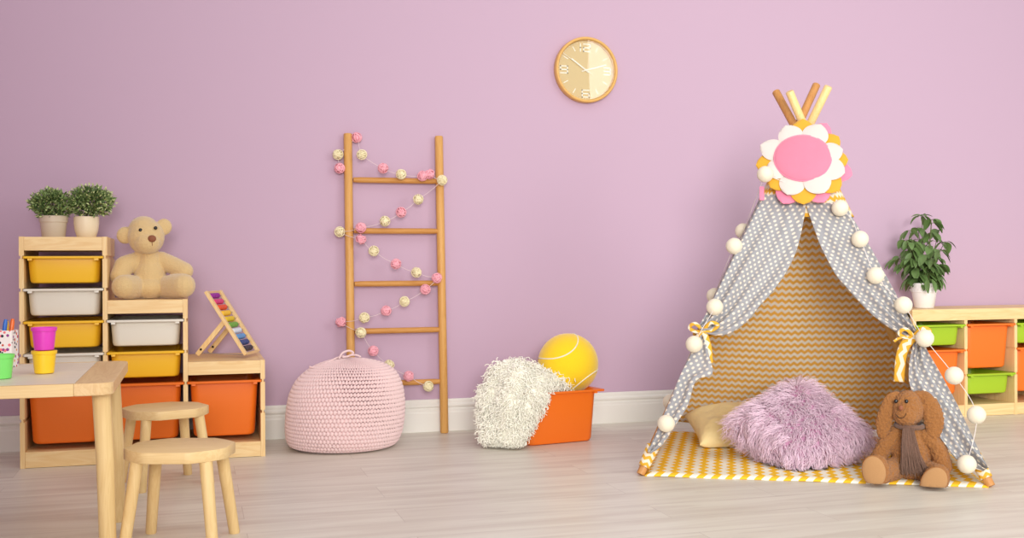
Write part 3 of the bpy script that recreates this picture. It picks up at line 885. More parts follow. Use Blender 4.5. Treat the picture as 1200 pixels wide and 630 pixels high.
CAM = Vector((.6632, -4.6484, .7895))
def onY(u, v, y):
    """point of the plane Y=y at which a measured photo point lies"""
    a, c = (u-600)/1279.5, (315-v)/1279.5
    d = F0+Rx*a+Ux*c
    return CAM+d*((y-CAM.y)/d.y)

def rattan_mesh(r, seed):
    rng = np.random.default_rng(seed); t = B()
    ell(t, (0, 0, 0), (r*.74,)*3, seg=12)
    for k in range(11):
        n = Vector(rng.normal(size=3)).normalized(); a = n.orthogonal().normalized(); c = n.cross(a)
        off = n*r*rng.uniform(-.35, .35); rr = math.sqrt(max(.1, 1-(off.length/r)**2))*r*.95
        tube(t, [off+(a*math.cos(q*PI/9)+c*math.sin(q*PI/9))*rr for q in range(18)], r*.085, 5, closed=True)
    return t
seq = [('p', 398, 197), ('c', 396, 181), ('p', 418, 161), ('c', 424, 181), ('p', 449, 197), ('c', 470, 204), ('p', 495, 206), ('p', 503.5, 204), ('c', 518, 211),
       ('c', 490, 233.5), ('p', 470, 248.5), ('c', 451, 259), ('p', 423, 266.5), ('c', 398, 271.5), ('p', 423, 280), ('c', 438, 294), ('p', 464, 309), ('c', 488, 319), ('p', 512, 325.5),
       ('p', 498.5, 339), ('c', 474, 353), ('p', 452.5, 364), ('c', 427, 372), ('p', 399.5, 377), ('c', 423, 389.5), ('p', 437.5, 411), ('c', 456, 427.5), ('p', 479, 440.5), ('c', 502, 452.3)]
gr = thing('ball_garland', 'garland of pink and cream wicker balls wound around the ladder', 'garland', (1.57, .33, .85))
G0 = Vector((1.57, .33, .85))
meshes = {}
pts = []
for i, (c, u, v) in enumerate(seq):
    z = onY(u, v, .36).z
    y = lad(z)-.047
    if u < 403 or (c == 'p' and (u, v) == (418, 161)): y = lad(z)-.005
    P = onY(u, v, y); pts.append(P)
    key = (c, i % 3)
    if key not in meshes:
        o = obj('rattan_ball', rattan_mesh(.0245, i+40), M['pinkball' if c == 'p' else 'creamball'], gr, smooth=True)
        meshes[key] = o
    else:
        o = meshes[key].copy(); COL.objects.link(o); o.parent = gr
    o.location = P-G0; o.rotation_euler = (i*1.3, i*.7, i*2.1)
    o['label'] = 'pink wicker ball' if c == 'p' else 'cream wicker ball'
sp = []
for a, c in zip(pts, pts[1:]):
    sp.append(a-G0); mid = a.lerp(c, .5)-G0; mid.z -= .006; sp.append(mid)
sp.append(pts[-1]-G0)
obj('cord', tube(B(), catmull(sp, 3), .0011, 5), M['cord'], gr)

# ------------------------------------------------------------ crochet pouf
def pouf():
    root = thing('crochet_pouf', 'round pale pink crocheted floor pouf in front of the ladder', 'pouf', (1.282, .13, 0))
    NU, NV = 840, 400
    rows, st = 32, 96
    prof = [(0, .0), (.10, .0), (.175, .001), (.222, .012), (.242, .045), (.250, .09), (.252, .15), (.248, .21), (.236, .27), (.208, .322), (.160, .357), (.10, .376), (.045, .384), (0, .386)]
    cp_ = catmull([Vector((r, 0, z)) for r, z in prof], 24)
    ln = [0]
    for a, c in zip(cp_, cp_[1:]): ln.append(ln[-1]+(c-a).length)
    tot = ln[-1]
    import bisect; GAP = np.zeros((NV+1, NU))
    P2 = []
    for j in range(NV+1):
        s = tot*j/NV; k = min(bisect.bisect_right(ln, s)-1, len(cp_)-2); f = (s-ln[k])/(ln[k+1]-ln[k]+1e-12)
        q = cp_[k].lerp(cp_[k+1], f); d = (cp_[k+1]-cp_[k]).normalized(); P2.append((q.x, q.z, d.z, -d.x, s/tot))
    U = np.arange(NU)/NU
    co = np.zeros((NV+1, NU, 3))
    for j, (r, z, nr, nz, s) in enumerate(P2):
        rw = s*rows*1.35+U*3.0
        ph = np.floor(rw)*.5
        a = np.abs(np.sin(PI*rw)); bb = np.abs(np.sin(PI*(U*st+ph)))
        d = .0036*(a**.3)*(.3+.7*bb**.6)-.024*np.exp(-(a/.72)**2)*np.exp(-(bb/.5)**2)
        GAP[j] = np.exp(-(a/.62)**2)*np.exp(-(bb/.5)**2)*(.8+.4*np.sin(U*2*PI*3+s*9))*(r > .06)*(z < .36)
        wt = min(1, r/.04)
        d = d*wt
        ang = U*2*PI
        lump = .006*np.sin(ang*2+1)+.004*np.sin(ang*3+z*12)
        rr = r+(d+lump*(r/.25))*abs(nr)**.5*1.0
        xx = rr*np.cos(ang); yy = rr*np.sin(ang)*.93; zz_ = z+d*nz*.9*(z > .05)
        # slouch: crown sits right of centre, left shoulder falls away
        sh = (z/.386)
        xx = xx+.022*sh**1.5
        zz_ = zz_-np.where(xx < 0, (xx/.25)**2*.04*sh, (xx/.25)**2*-.006*sh)
        xx = xx*(1+.0*sh)
        co[j] = np.stack([xx, yy, np.maximum(zz_, .001)], 1)
    vs = co.reshape(-1, 3); J, I = np.meshgrid(np.arange(NV), np.arange(NU), indexing='ij'); I2 = (I+1) % NU
    F = np.stack([J*NU+I, J*NU+I2, (J+1)*NU+I2, (J+1)*NU+I], -1).reshape(-1, 4)
    me = bpy.data.meshes.new('pouf'); me.from_pydata(vs.tolist(), [], F.tolist()); me.update()
    po = obj('body', me, [M['pouf'], M['hole_shade']], root, smooth=True)
    gi = (GAP[:-1, :] > .43).astype(np.int32).ravel(); po.data.polygons.foreach_set('material_index', gi)  # deepest stitch holes get the painted-in shade colour
    t = B(); cx = .022
    tube(t, catmull([(cx-.17, -.02, .357), (cx-.15, -.03, .354), (cx-.10, -.035, .372), (cx-.05, -.02, .392), (cx-.02, -.01, .398)], 5), .0042, 8)
    tube(t, catmull([(cx-.045, -.035, .388), (cx-.03, -.03, .412), (cx-.0, -.02, .421), (cx+.02, -.015, .41), (cx, -.02, .398), (cx-.03, -.03, .394)], 5), .0048, 8)
    tube(t, catmull([(cx-.0, -.02, .40), (cx+.03, -.03, .402), (cx+.05, -.03, .393)], 5), .0042, 8)
    obj('drawstring', t, M['pouf'], root, smooth=True)
pouf()

# ------------------------------------------------------------ orange bin with ball and throw
tb2 = bin_mesh(.42, .30, .232, M['orange'], 'toy_bin', tw=.012, over=(.034, .014))
tb2.location = (2.192, .045, .2325); tb2.rotation_euler = (0, 0, .19)
tag(tb2, 'orange plastic bin on the floor with a yellow ball and shaggy throw', 'bin')
bl = thing('tennis_ball_toy', 'large yellow plush ball with white seam resting in the floor bin', 'ball', (2.302, .085, .337), 0)
t = B(); bmesh.ops.create_icosphere(t, subdivisions=5, radius=.139); obj('ball', t, M['ball'], bl, smooth=True)
a_, b_, c_ = .75, .25, 2*math.sqrt(.75*.25)
crv = []
vv = Vector((-.327, -.94, .09)).normalized(); vr = Vector((.945, -.327, 0)).normalized(); vu = vr.cross(-vv)
Nn_ = (vr*.40-vu*.04+vv*.91).normalized(); ee = (vr*.6-vu*.8); ee = (ee-Nn_*ee.dot(Nn_)).normalized(); ff = Nn_.cross(ee)
ax_, ay_ = (ee-ff)/math.sqrt(2), (ee+ff)/math.sqrt(2)
rot = Matrix(((ax_.x, ay_.x, Nn_.x), (ax_.y, ay_.y, Nn_.y), (ax_.z, ay_.z, Nn_.z)))
for k in range(120):
    th = 2*PI*k/120
    q = Vector((a_*math.cos(th)+b_*math.cos(3*th), a_*math.sin(th)-b_*math.sin(3*th), c_*math.sin(2*th))).normalized()*.1385
    crv.append(rot @ q)
obj('seam', tube(B(), crv, .0032, 8, closed=True), M['seam'], bl, smooth=True)

def throw():
    root = thing('shaggy_throw', 'cream shaggy throw draped over the left side of the orange floor bin', 'throw', (1.97, .03, 0))
    t = B()
    def q(x, y, z): return (x-1.95, y-.03, z)
    capsule(t, [q(2.23, .00, .262), q(2.14, .01, .275), q(2.04, .02, .300), q(1.96, .02, .290)], [.022, .038, .054, .060])
    capsule(t, [q(1.96, .02, .285), q(1.905, .0, .20), q(1.89, -.05, .10), q(1.875, -.09, .045)], [.050, .056, .046, .036])
    capsule(t, [q(2.10, -.055, .275), q(2.050, -.125, .225), q(1.985, -.13, .11), q(1.95, -.145, .04)], [.036, .040, .040, .032])
    capsule(t, [q(2.00, -.06, .285), q(1.96, -.10, .19), q(1.94, -.11, .09), q(1.93, -.12, .045)], [.05, .055, .048, .036])
    capsule(t, [q(1.99, .09, .28), q(2.08, .08, .28)], [.045, .04])
    o = fuse('cloth', t, M['throw'], root, .008, 3, .006, 40)
    rng = np.random.default_rng(5)
    P, N = sample_surface(o.data, 4200, rng)
    k = P[:, 2] > .01; P, N = P[k], N[k]
    D0 = N*.8+np.array([0, 0, -.3])+rng.normal(size=N.shape)*.3; D0 /= np.linalg.norm(D0, axis=1)[:, None]
    D1 = N*.2+rng.normal(size=N.shape)*.4+np.array([0, 0, -1.0]); D1 /= np.linalg.norm(D1, axis=1)[:, None]
    L = .030+.030*rng.random(len(P)); L = np.minimum(L, np.maximum(.006, P[:, 2]*.9))
    me = strands(P-N*.002, D0, D1, L, .0030, 8, .0055, 1.6, rng, .6, 4)
    z = np.empty(len(me.vertices)*3); me.vertices.foreach_get('co', z); z = z.reshape(-1, 3); z[:, 2] = np.maximum(z[:, 2], .002); me.vertices.foreach_set('co', z.ravel())
    tag(obj('shag', me, M['throw'], root), kind='stuff')
throw()

# ------------------------------------------------------------ teepee tent
O = Vector((2.8035, -1.146, 0)); TA = math.atan2(-.4656127, .8849886)
HT, HWD, DP = 1.345, .6165, 1.10
tent = thing('teepee_tent', 'child teepee tent in grey polka-dot cloth with yellow chevron lining', 'tent', O, TA)
A_ = Vector((0, DP/2, HT))
feet = {'FL': Vector((-HWD, 0, 0)), 'FR': Vector((HWD, 0, 0)), 'BL': Vector((-HWD, DP, 0)), 'BR': Vector((HWD, DP, 0))}
tops = {'FL': Vector((.0727, .64, 1.539)), 'FR': Vector((-.0948, .62, 1.5134)), 'BL': Vector((.1079, .48, 1.505)), 'BR': Vector((-.0468, .46, 1.4869))}
for k, f in feet.items():
    d = tops[k]-f; top = tops[k]
    bm = tube(B(), [f+d*.003, f+d*.02, f+d*.9, top-d.normalized()*.003, top], [.0155, .0165, .0165, .0165, .0140], 18)
    obj('pole', bm, M['brownpole' if k[0] == 'F' else 'palepole'], tent, smooth=True, autos=40)
def pl(k, z):   # point on a pole at height z
    f = feet[k]; return f+(tops[k]-f)*(z/tops[k].z)
nF = Vector((0, -HT, DP/2)).normalized()

def wall_panel(name, k1, k2, z0, z1, outward, amp=.010, flip=False, sag=.03, zb=None):
    def fn(u, v):
        z = z0+(z1-z0)*v
        a, c = pl(k1, z), pl(k2, z)
        p = a.lerp(c, u)
        if zb: p.z += zb(u)*(1-v)**6
        wv = math.sin(PI*u)*(1-v*.6)
        p = p+outward*(-sag*wv*math.sin(PI*min(1, v*1.1+.05))+amp*wv*math.sin(u*17+v*3)*.5+.017)
        p = p+outward*(amp*.7*noise.noise(Vector((u*3, v*4, 1.3))))*math.sin(PI*u)
        return p
    def uvf(u, v):
        z = z0+(z1-z0)*v; wdt = (pl(k1, z)-pl(k2, z)).length
        return ((u-.5)*wdt, z)
    return cloth(name, grid_mesh(fn, 60, 60, uvf), [M['polka'], M['chev']], tent, .002, -1 if not flip else 1)
nB = Vector((0, HT, DP/2)).normalized(); nL = Vector((-HT, 0, HWD)).normalized(); nR = Vector((HT, 0, HWD)).normalized()
wall_panel('back_panel', 'BR', 'BL', .03, 1.20, nB, zb=lambda u: .02*(u > .8)*(u-.8)*5)
wall_panel('side_panel', 'BL', 'FL', .03, 1.20, nL, sag=.02)
wall_panel('side_panel', 'FR', 'BR', .03, 1.20, nR, sag=.02)

def interp(tab, t):
    for (a, *x), (b2, *y) in zip(tab, tab[1:]):
        if t <= b2:
            f = (t-a)/(b2-a); return [p+(q-p)*f for p, q in zip(x, y)]
    return list(tab[-1][1:])
def smooth_tab(pts, n=60):
    c = catmull([Vector((u, 0, z)) for u, z in pts], 12); return c
def front(u, z, off=0):
    return Vector((u, DP/2*z/HT, z))+nF*(.022+off)

def curtain(name, outer, inner, folds, amp, side, uvs=1.0, tight=1.0, amp0=.1):
    """cloth between an outer edge and an inner edge on the tent's front, gathered at the tie"""
    co, ci = smooth_tab(outer), smooth_tab(inner)
    def at(c, t):
        x = t*(len(c)-1); i = min(int(x), len(c)-2); return c[i].lerp(c[i+1], x-i)
    def fn(s, t):
        a, c = at(co, t), at(ci, t); q = a.lerp(c, s)
        wrap = -.035*max(0, 1-s/.07)
        g = amp0+(1-amp0)*t**1.5
        f = amp*g*(math.sin(s*folds*2*PI+side*.6+t*1.2)+.5*math.sin(s*folds*3.3+t*6)) *math.sin(PI*min(1, s*.98+.02))**.4
        f += .010*noise.noise(Vector((s*2.5, t*4, side*3)))
        return front(q.x, q.z, f+amp*g*.9+.004+wrap)
    cache = {}
    Lo = [0]
    for i in range(90): Lo.append(Lo[-1]+(at(co, (i+1)/90)-at(co, i/90)).length)
    def uvf(s, t):
        k = round(t*90)
        if k not in cache:
            row = [fn(i/70, t) for i in range(71)]; acc = [0]
            for p, q in zip(row, row[1:]): acc.append(acc[-1]+math.hypot((q-p).x, .6*(q-p).y, (q-p).z))
            cache[k] = acc
        slope = (at(ci, t)-at(co, t)); return (cache[k][round(s*70)]*side/abs(side), Lo[k]-slope.z*s*.9)
    return cloth(name, grid_mesh(fn, 70, 90, uvf), [M['polka'], M['chev']] if side > 0 else [M['chev'], M['polka']], tent, .0018, -1)

curtain('upper_curtain', [(-.168, 1.055), (-.182, 1.02), (-.275, .82), (-.365, .62), (-.406, .528)],
        [(.006, 1.055), (.012, 1.01), (-.022, .853), (-.066, .753), (-.123, .67), (-.172, .614), (-.221, .556), (-.285, .512), (-.345, .503), (-.392, .512)], 3.4, .019, -1)
curtain('upper_curtain', [(.172, 1.02), (.182, .99), (.268, .82), (.358, .62), (.408, .505)],
        [(.013, 1.02), (.017, .995), (.054, .87), (.074, .819), (.113, .736), (.149, .687), (.194, .632), (.238, .584), (.298, .535), (.352, .505), (.398, .495)], 3.2, .019, 1)
curtain('lower_curtain', [(-.398, .515), (-.445, .42), (-.497, .30), (-.548, .175), (-.588, .075)],
        [(-.385, .51), (-.365, .43), (-.352, .362), (-.412, .335), (-.440, .25), (-.470, .20), (-.500, .15), (-.535, .10), (-.575, .072)], 1.6, .010, -2, amp0=.7)
curtain('lower_curtain', [(.418, .49), (.448, .43), (.505, .315), (.560, .18), (.606, .06)],
        [(.385, .49), (.362, .40), (.362, .32), (.408, .22), (.465, .13), (.51, .07), (.585, .045)], 2.8, .015, 2, amp0=.7)
# chevron cap under the flower
def capfn(u, v):
    z = .975+.235*v; th = u*2*PI
    hw = HWD*(1-z/HT)+.032; hd = DP/2*(1-z/HT)+.012+.016*min(1, (z-.975)/.09)
    c, s = math.cos(th), math.sin(th)
    x = abs(c)**.3*math.copysign(1, c)*hw; y = abs(s)**.3*math.copysign(1, s)*hd
    return (x, DP/2+y, z)
cloth('top_cap', grid_mesh(lambda u, v: capfn(u, v) , 64, 10, lambda u, v: (u*.9, v*.2)), M['ribbon'], tent, .002, 1)
# sleeves around the pole feet
for k in ('FL', 'FR'):
    p0, p1 = pl(k, .105), pl(k, .03); d = (p1-p0)
    def sl(u, v, p0=p0, d=d):
        a = u*2*PI; x = d.cross(Vector((0, 1, 0))).normalized(); y = d.cross(x).normalized()
        r = .0235-.0035*v
        return p0+d*v+(x*math.cos(a)+y*math.sin(a))*r
    cloth('foot_sleeve', grid_mesh(sl, 24, 8, lambda u, v: (u*.14, v*.10)), M['ribbon'], tent, .0015, 1)

def bow(z, k, tailpts, s):
    q = pl(k, z)+nF*.052; t = B()
    root = None
    # knot and two loops as flat bent ribbon, tails hanging
    def ribbon(pts, w):
        c = catmull(pts, 6); n = len(c)-1
        def fn(u, v):
            x = u*n; i = min(int(x), n-1); p = c[i].lerp(c[i+1], x-i); d = (c[i+1]-c[i]).normalized()
            side = d.cross(nF).normalized()
            if side.length < .5: side = Vector((0, 0, 1))
            return p+side*(v-.5)*w+nF*.003*math.sin(v*PI)
        return grid_mesh(fn, 40, 5, lambda u, v: (u*.12, v*w))
    lp = [q, q+Vector((-.03, 0, .022))+nF*.014, q+Vector((-.052, 0, .010))+nF*.006, q+Vector((-.03, 0, -.004))+nF*.0, q]
    rp = [q, q+Vector((.03, 0, .026))+nF*.014, q+Vector((.056, 0, .018))+nF*.006, q+Vector((.03, 0, .0))+nF*.0, q]
    cloth('tie_loop', ribbon(lp, .014), M['ribbon'], tent, .001, 0)
    cloth('tie_loop', ribbon(rp, .014), M['ribbon'], tent, .001, 0)
    for tp, w in tailpts:
        cloth('tie_tail', ribbon([q]+[q+Vector(p) for p in tp], w), M['ribbon'], tent, .001, 0)
    ring = []
    c0 = pl(k, z)+nF*.012
    for i in range(24):
        a = 2*PI*i/24; ring.append(c0+Vector((math.cos(a)*.036, 0, 0))+nF*(math.sin(a)*.036))
    obj('tie_band', tube(B(), ring, .006, 8, closed=True), M['ribbon'], tent, smooth=True)
bow(.515, 'FL', [([(.012, 0, -.03), (.022, -.01, -.07), (.026, -.015, -.125)], .022), ([(-.02, 0, -.02), (-.03, 0, -.045)], .014)], -1)
bow(.500, 'FR', [([(-.028, 0, -.03), (-.045, .0, -.08), (-.052, .0, -.17)], .038), ([(-.045, 0, -.005), (-.07, 0, -.02)], .010)], 1)

# floor mat
mat_pts = [(-.598, -.012), (.605, -.008), (.60, 1.06), (-.60, 1.06)]
def matfn(u, v):
    a = Vector((*mat_pts[0], 0)).lerp(Vector((*mat_pts[1], 0)), u); c = Vector((*mat_pts[3], 0)).lerp(Vector((*mat_pts[2], 0)), u)
    p = a.lerp(c, v); e = min(u, 1-u, v, 1-v)
    z = .004+.008*min(1, e/.02)+.0025*noise.noise(Vector((u*7, v*7, 0)))+.0012*math.sin(u*44)*math.sin(v*6)
    return (p.x, p.y, z)
mo = cloth('play_mat', grid_mesh(matfn, 120, 100, lambda u, v: (u*1.2, v*1.07)), M['matchev'], None, .004, -1)
mo.location = O; mo.rotation_euler = (0, 0, TA)
tag(mo, 'padded yellow and white chevron mat on the floor inside the teepee tent', 'mat')

# flower ornament
def flower():
    zc = 1.170
    q = Vector((0, DP/2*zc/HT, zc))+nF*.075
    wl = Matrix.Translation(O) @ Matrix.Rotation(TA, 4, 'Z')
    root = thing('flower_ornament', 'big felt flower with pink centre and white petals hung on the tent top', 'decoration', (0, 0, 0))
    X = Vector((1, 0, 0)); Yv = nF.cross(X).normalized()
    if Yv.z < 0: Yv = -Yv
    basis = Matrix(((X.x, Yv.x, nF.x, q.x), (X.y, Yv.y, nF.y, q.y), (X.z, Yv.z, nF.z, q.z), (0, 0, 0, 1)))
    root.matrix_world = wl @ basis @ Matrix.Rotation(-.0, 4, 'X')
    def petal(ang, r0, r1, w, z, mat, thick=.012, nm='petal', cx=0, cy=0):
        N = 14; pts = []
        L = r1-r0
        for k in range(N+1):
            f = k/N
            wd = w*(.55+.45*math.sin(PI*min(1, f*.75+.1)))*math.sqrt(max(0, 1-max(0, (f-.45)/.55)**2.2)) if f < 1 else 0
            pts.append((r0+L*f, wd))
        bm = B(); top, bot = [], []
        rows = []
        for x, wd in pts:
            row = []
            for j in range(-3, 4):
                g = j/3; h = thick*(1-g*g)**.5*(.35+.65*math.sin(PI*min(1, (x-r0)/L*.93+.05))**.5)
                row.append((x, wd*g, h))
            rows.append(row)
        vt = [[bm.verts.new((a, c, z+h)) for a, c, h in r] for r in rows]; vb = [[bm.verts.new((a, c, z-h*.4-.001)) for a, c, h in r] for r in rows]
        for A2, sgn in ((vt, 1), (vb, -1)):
            for r_, s_ in zip(A2, A2[1:]):
                for j in range(6):
                    f = (r_[j], r_[j+1], s_[j+1], s_[j]); bm.faces.new(f if sgn > 0 else f[::-1])
        for i in range(N):
            for j in (0, 6):
                bm.faces.new((vt[i][j], vb[i][j], vb[i+1][j], vt[i+1][j]))
        bmesh.ops.remove_doubles(bm, verts=bm.verts, dist=.0003)
        bmesh.ops.transform(bm, matrix=Matrix.Translation((cx, cy, 0)) @ Matrix.Rotation(ang, 4, 'Z'), verts=bm.verts)
        return obj(nm, bm, mat, root, smooth=True, autos=60)
    R = math.radians
    for a, r1, w_, tz in ((112, .168, .050, .0), (64, .172, .052, .002), (157, .178, .048, -.002), (14, .160, .044, .003), (-22, .172, .050, 0),
                      (-62, .170, .054, .002), (-112, .166, .050, -.002), (-158, .150, .044, .0)):
        o = petal(R(a), .065, r1, w_, .016+tz, M['petalw'], .007); o['label'] = 'white felt petal'
    for a, r1, w_ in ((88, .190, .052), (36, .178, .05), (0, .176, .05), (-44, .192, .055), (-90, .192, .055), (-137, .172, .052), (-175, .182, .052)):
        o = petal(R(a), .06, r1, w_, .004, M['petaly'], .007); o['label'] = 'mustard felt petal'
    for a, r1, w_ in ((60, .200, .05), (-18, .200, .052), (-66, .196, .055), (-113, .198, .055)):
        o = petal(R(a), .06, r1, w_, -.008, M['petalp'], .007); o['label'] = 'pink felt petal'
    bm = B(); ell(bm, (0, .004, .022), (.110, .102, .020), seg=40)
    obj('centre', bm, M['disc'], root, smooth=True)
    # piping around the centre
    obj('centre_piping', tube(B(), [((.110*math.cos(k*PI/24)), .004+.102*math.sin(k*PI/24), .022) for k in range(48)], .003, 6, closed=True), M['petalp'], root, smooth=True)
    for x, a in ((-.165, -95), (-.150, -88)):
        pass
    bm = B(); box(bm, (-.168, -.165, -.01), (-.150, -.105, -.006), .0015); obj('hanging_tab', bm, M['petalp'], root)
flower()

# cotton-ball light string on the tent
inv = (Matrix.Translation(O) @ Matrix.Rotation(TA, 4, 'Z'))
front_balls = [(-.146, 1.105, .095), (.139, .985, .045), (.208, .862, .045), (.258, .722, .045), (.351, .610, .05), (.412, .479, .085), (.511, .361, .045), (.576, .229, .04), (.528, .062, .05)]
left_balls = [(-.146, 1.105, .095), (-.20, .935, -.15), (-.268, .845, .03), (-.315, .70, -.14), (-.342, .601, .05), (-.419, .461, .05), (-.455, .38, -.16), (-.519, .171, .055)]
sl_root = thing('string_lights', 'string of white cotton ball lights draped over the tent front', 'string lights', O, TA)
proto = None
def place_ball(p):
    global proto
    if proto is None:
        t = B(); bmesh.ops.create_icosphere(t, subdivisions=4, radius=.0325)
        for v in t.verts: v.co *= 1+.02*noise.noise(v.co*60)
        proto = obj('light_ball', t, M['lampball'], sl_root, smooth=True); o = proto
    else:
        o = proto.copy(); COL.objects.link(o); o.parent = sl_root
    o.location = p
pf = [front(u, z, o_-.022+.012) for u, z, o_ in front_balls]; pb = [front(u, z, o_-.022+.012) for u, z, o_ in left_balls]
pb[1] = Vector((-.232, .50, .925)); pb[3] = Vector((-.348, .46, .66)); pb[6] = Vector((-.525, .42, .225))
for p in pf: place_ball(p)
for p in pb[1:]: place_ball(p)
obj('cord', tube(B(), catmull(pf, 6), .0013, 6), M['cordd'], sl_root)
obj('cord', tube(B(), catmull(pb, 6), .0013, 6), M['cordd'], sl_root)

# ------------------------------------------------------------ cushions in the tent
def pillow_mesh(w, d, th, n=46, noise_amp=.006, seed=0):
    def half(sgn):
        vs = []
        for j in range(n+1):
            for i in range(n+1):
                x, y = i/n*2-1, j/n*2-1
                pin = 1-.07*(1-y*y)*(abs(x)**3)-.0; pin2 = 1-.07*(1-x*x)*(abs(y)**3)
                h = (max(0, (1-x**4))*max(0, (1-y**4)))**.55
                X, Y = x*w/2*pin, y*d/2*pin2
                z = sgn*h*th/2+noise_amp*noise.noise(Vector((x*2.5+seed, y*2.5, sgn)))*h
                vs.append((X, Y, z))
        return vs
    t = B()
    for sgn in (1, -1):
        vs = [t.verts.new(v) for v in half(sgn)]
        for j in range(n):
            for i in range(n):
                a = j*(n+1)+i; f = (vs[a], vs[a+1], vs[a+n+2], vs[a+n+1]); t.faces.new(f if sgn > 0 else f[::-1])
    bmesh.ops.remove_doubles(t, verts=t.verts, dist=.0008)
    return t
def purple():
    loc = Vector((2.952, -.815, .135))
    root = thing('fluffy_cushion', 'fluffy mauve long-haired cushion lying in the tent beside the rabbit', 'cushion', loc, TA)
    t = pillow_mesh(.40, .36, .16)
    rot = Matrix.Rotation(math.radians(36), 4, 'X') @ Matrix.Rotation(math.radians(-52), 4, 'Z')
    bmesh.ops.transform(t, matrix=rot, verts=t.verts)
    for v in t.verts:
        v.co.z -= .02*max(0, -v.co.x/.25)
        if v.co.z < -.112: v.co.z = -.112+(v.co.z+.112)*.05
    base = obj('cushion_cover', t, M['mauvebase'], root, smooth=True)
    rng = np.random.default_rng(2)
    P, N = sample_surface(base.data, 10000, rng)
    N = N*np.sign((N*P).sum(1))[:, None]
    # tufts: strands of one tuft share a comb direction
    nt = 520
    ti = rng.choice(len(P), nt, replace=False); TP = P[ti]
    near = np.argmin(((P[:, None, :]-TP[None])**2).sum(-1), 1)
    tdir = rng.normal(size=(nt, 3))*.38
    rad = P.copy(); rad[:, 2] = 0; rad[:, 1] -= .12; rad /= np.linalg.norm(rad, axis=1)[:, None]+1e-6
    comb = rad*.9+np.array([0, -.25, -.75])+tdir[near]
    comb -= N*(comb*N).sum(1)[:, None]*.85
    comb /= np.linalg.norm(comb, axis=1)[:, None]+1e-6
    D0 = N*.8+comb*.6+rng.normal(size=N.shape)*.12; D0 /= np.linalg.norm(D0, axis=1)[:, None]
    D1 = comb+N*.12+(TP[near]-P)*11+rng.normal(size=N.shape)*.12; D1 /= np.linalg.norm(D1, axis=1)[:, None]
    L = .050+.028*rng.random(len(P))
    me = strands(P, D0, D1, L, .0019, 6, .0018, .9, rng, .3, 3)
    z = np.empty(len(me.vertices)*3); me.vertices.foreach_get('co', z); z = z.reshape(-1, 3); z[:, 2] = np.maximum(z[:, 2], -.1185); me.vertices.foreach_set('co', z.ravel())
    tag(obj('fur', me, M['mauve'], root), kind='stuff')
purple()
cr_ = thing('cream_cushion', 'plain cream cushion behind the fluffy mauve one in the tent', 'cushion', (2.945, -.36, .092), TA+.25)
t = pillow_mesh(.44, .34, .135, noise_amp=.014, seed=4)
bmesh.ops.transform(t, matrix=Matrix.Rotation(math.radians(14), 4, 'X') @ Matrix.Rotation(math.radians(-6), 4, 'Y'), verts=t.verts)
for v in t.verts: v.co.z = max(v.co.z, -.076)
obj('cover', t, M['creamcush'], cr_, smooth=True)

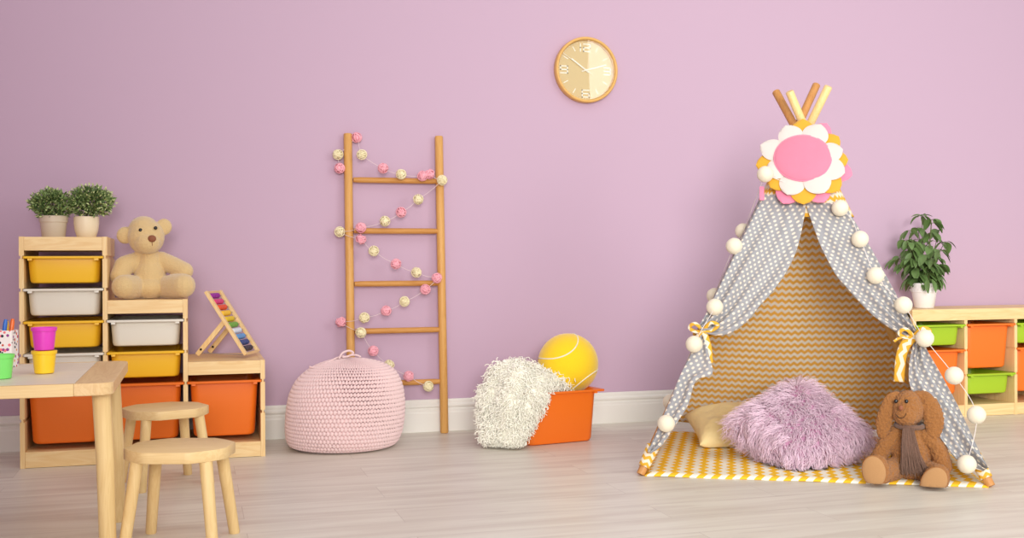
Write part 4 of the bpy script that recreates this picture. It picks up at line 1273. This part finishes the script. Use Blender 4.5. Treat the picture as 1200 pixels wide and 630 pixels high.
# ------------------------------------------------------------ toy rabbit
def rabbit():
    loc = Vector((3.145, -1.255, .0125))
    root = thing('toy_rabbit', 'brown plush rabbit with long ears and dark scarf sitting against the tent', 'toy rabbit', loc, math.radians(-37))
    k1, k2 = 1/352, 1/332
    def p(px, py, y=0): return Vector(((px-1068)*k1, y, (563-py)*k2))
    t = B()
    ell(t, p(1066, 480, -.01), (.056, .054, .058)); ell(t, p(1064, 486, -.03), (.046, .045, .040)); ell(t, p(1066, 474, -.005), (.050, .05, .05))
    ell(t, p(1069, 535, .0), (.068, .058, .088)); ell(t, p(1069, 545, -.005), (.072, .062, .058)); ell(t, p(1068, 512, .0), (.048, .042, .045))
    capsule(t, [p(1052, 510, 0), p(1039, 524, -.015), p(1030, 540, -.03)], [.028, .030, .027])
    capsule(t, [p(1086, 511, 0), p(1100, 524, -.01), p(1108, 545, -.02)], [.030, .033, .030])
    capsule(t, [p(1052, 550, -.03), p(1039, 552, -.09), p(1034, 552, -.115)], [.040, .040, .038])
    capsule(t, [p(1086, 552, -.03), p(1098, 554, -.07), p(1100, 556, -.10)], [.040, .042, .038])
    # flat round feet
    for c, a in ((p(1031, 549, -.13), -.15), (p(1098, 556, -.12), .45)):
        mx = Matrix.Translation(c) @ Matrix.Rotation(a, 4, 'Y')
        tt = bmesh.new(); bmesh.ops.create_uvsphere(tt, u_segments=24, v_segments=16, radius=1, matrix=mx @ Matrix.Diagonal((.044, .034, .058, 1))); merge(t, tt)
    o = fuse('body', t, M['rabbit'], root, .003, 1, .0042, 150)
    for v in o.data.vertices: v.co.z = max(v.co.z, .001)
    # ears: long drooping flaps
    for pts, rr, sx in (([p(1053, 463, -.004), p(1046, 468, -.012), p(1041, 482, -.02), p(1037, 497, -.022), p(1036, 511, -.02)], [.014, .022, .028, .030, .020], 1),
                        ([p(1077, 462, -.004), p(1087, 466, -.01), p(1094, 479, -.018), p(1097, 495, -.02), p(1096, 509, -.02)], [.014, .026, .034, .034, .022], 1)):
        tt = B()
        c = catmull(pts, 5)
        rc = catmull([Vector((q, 0, 0)) for q in rr], 5)
        for q, r in zip(c, rc): ell(tt, q, (r.x, .013, r.x*.9), seg=14)
        fuse('ear', tt, M['rabbit'], root, .003, 1, .0042, 150)
    # soles
    for c, a, w_, h_ in ((p(1027, 548, -.158), -.12, .040, .054), (p(1096.5, 557, -.148), .45, .041, .055)):
        mx = Matrix.Translation(c) @ Matrix.Rotation(a, 4, 'Y')
        t = B(); bmesh.ops.create_uvsphere(t, u_segments=32, v_segments=16, radius=1, matrix=mx @ Matrix.Diagonal((w_, .012, h_, 1)))
        for v in t.verts: v.co.z = max(v.co.z, .002)
        obj('sole', t, M['sole'], root, smooth=True)
        t = B(); ring = [mx @ Vector((w_*1.0*math.cos(q*PI/20), .0, h_*1.0*math.sin(q*PI/20))) for q in range(40)]
        for q in ring: q.z = max(q.z, .004)
        tube(t, ring, .0025, 6, closed=True); obj('sole_seam', t, M['rabbit'], root, smooth=True)
    for q in (p(1052, 469, -.0585), p(1064.5, 468.5, -.0605)):
        obj('eye', ell(B(), q, (.0064, .0045, .0072)), M['black'], root, smooth=True)
    t = B(); ell(t, p(1058, 476, -.075), (.008, .006, .010)); obj('nose', t, M['nose'], root, smooth=True)
    obj('mouth', tube(B(), catmull([p(1052, 484, -.073), p(1055, 487, -.0765), p(1059, 488, -.0775), p(1063, 485, -.0775), p(1064, 482, -.0775)], 4), .0010, 6), M['black'], root)
    # scarf: collar and fringe
    sc_root = None
    ring = [p(1068, 499, 0)+Vector((.047*math.cos(a), .046*math.sin(a)-.003, .004*math.sin(a))) for a in [2*PI*i/28 for i in range(28)]]
    sc = obj('scarf', tube(B(), ring, .0085, 8, closed=True), M['scarf'], root, smooth=True)
    rng = np.random.default_rng(6); n = 240
    fx_ = rng.random(n)
    P = np.stack([-.022+.036*fx_, -.050-.012*rng.random(n), .178+.012*rng.random(n)], 1)
    D0 = np.stack([.0+(fx_-.3)*.25, -.45+.0*fx_, -1+.0*fx_], 1); D1 = np.stack([.22+(fx_-.4)*.5, .10+0*fx_, -1+0*fx_], 1)+rng.normal(size=(n, 3))*.07
    D0 /= np.linalg.norm(D0, axis=1)[:, None]; D1 /= np.linalg.norm(D1, axis=1)[:, None]
    me = strands(P, D0, D1, .13+.04*rng.random(n), .0019, 7, .0018, 1.2, rng, .6, 4)
    tag(obj('scarf_fringe', me, M['scarf'], sc), kind='stuff')
rabbit()
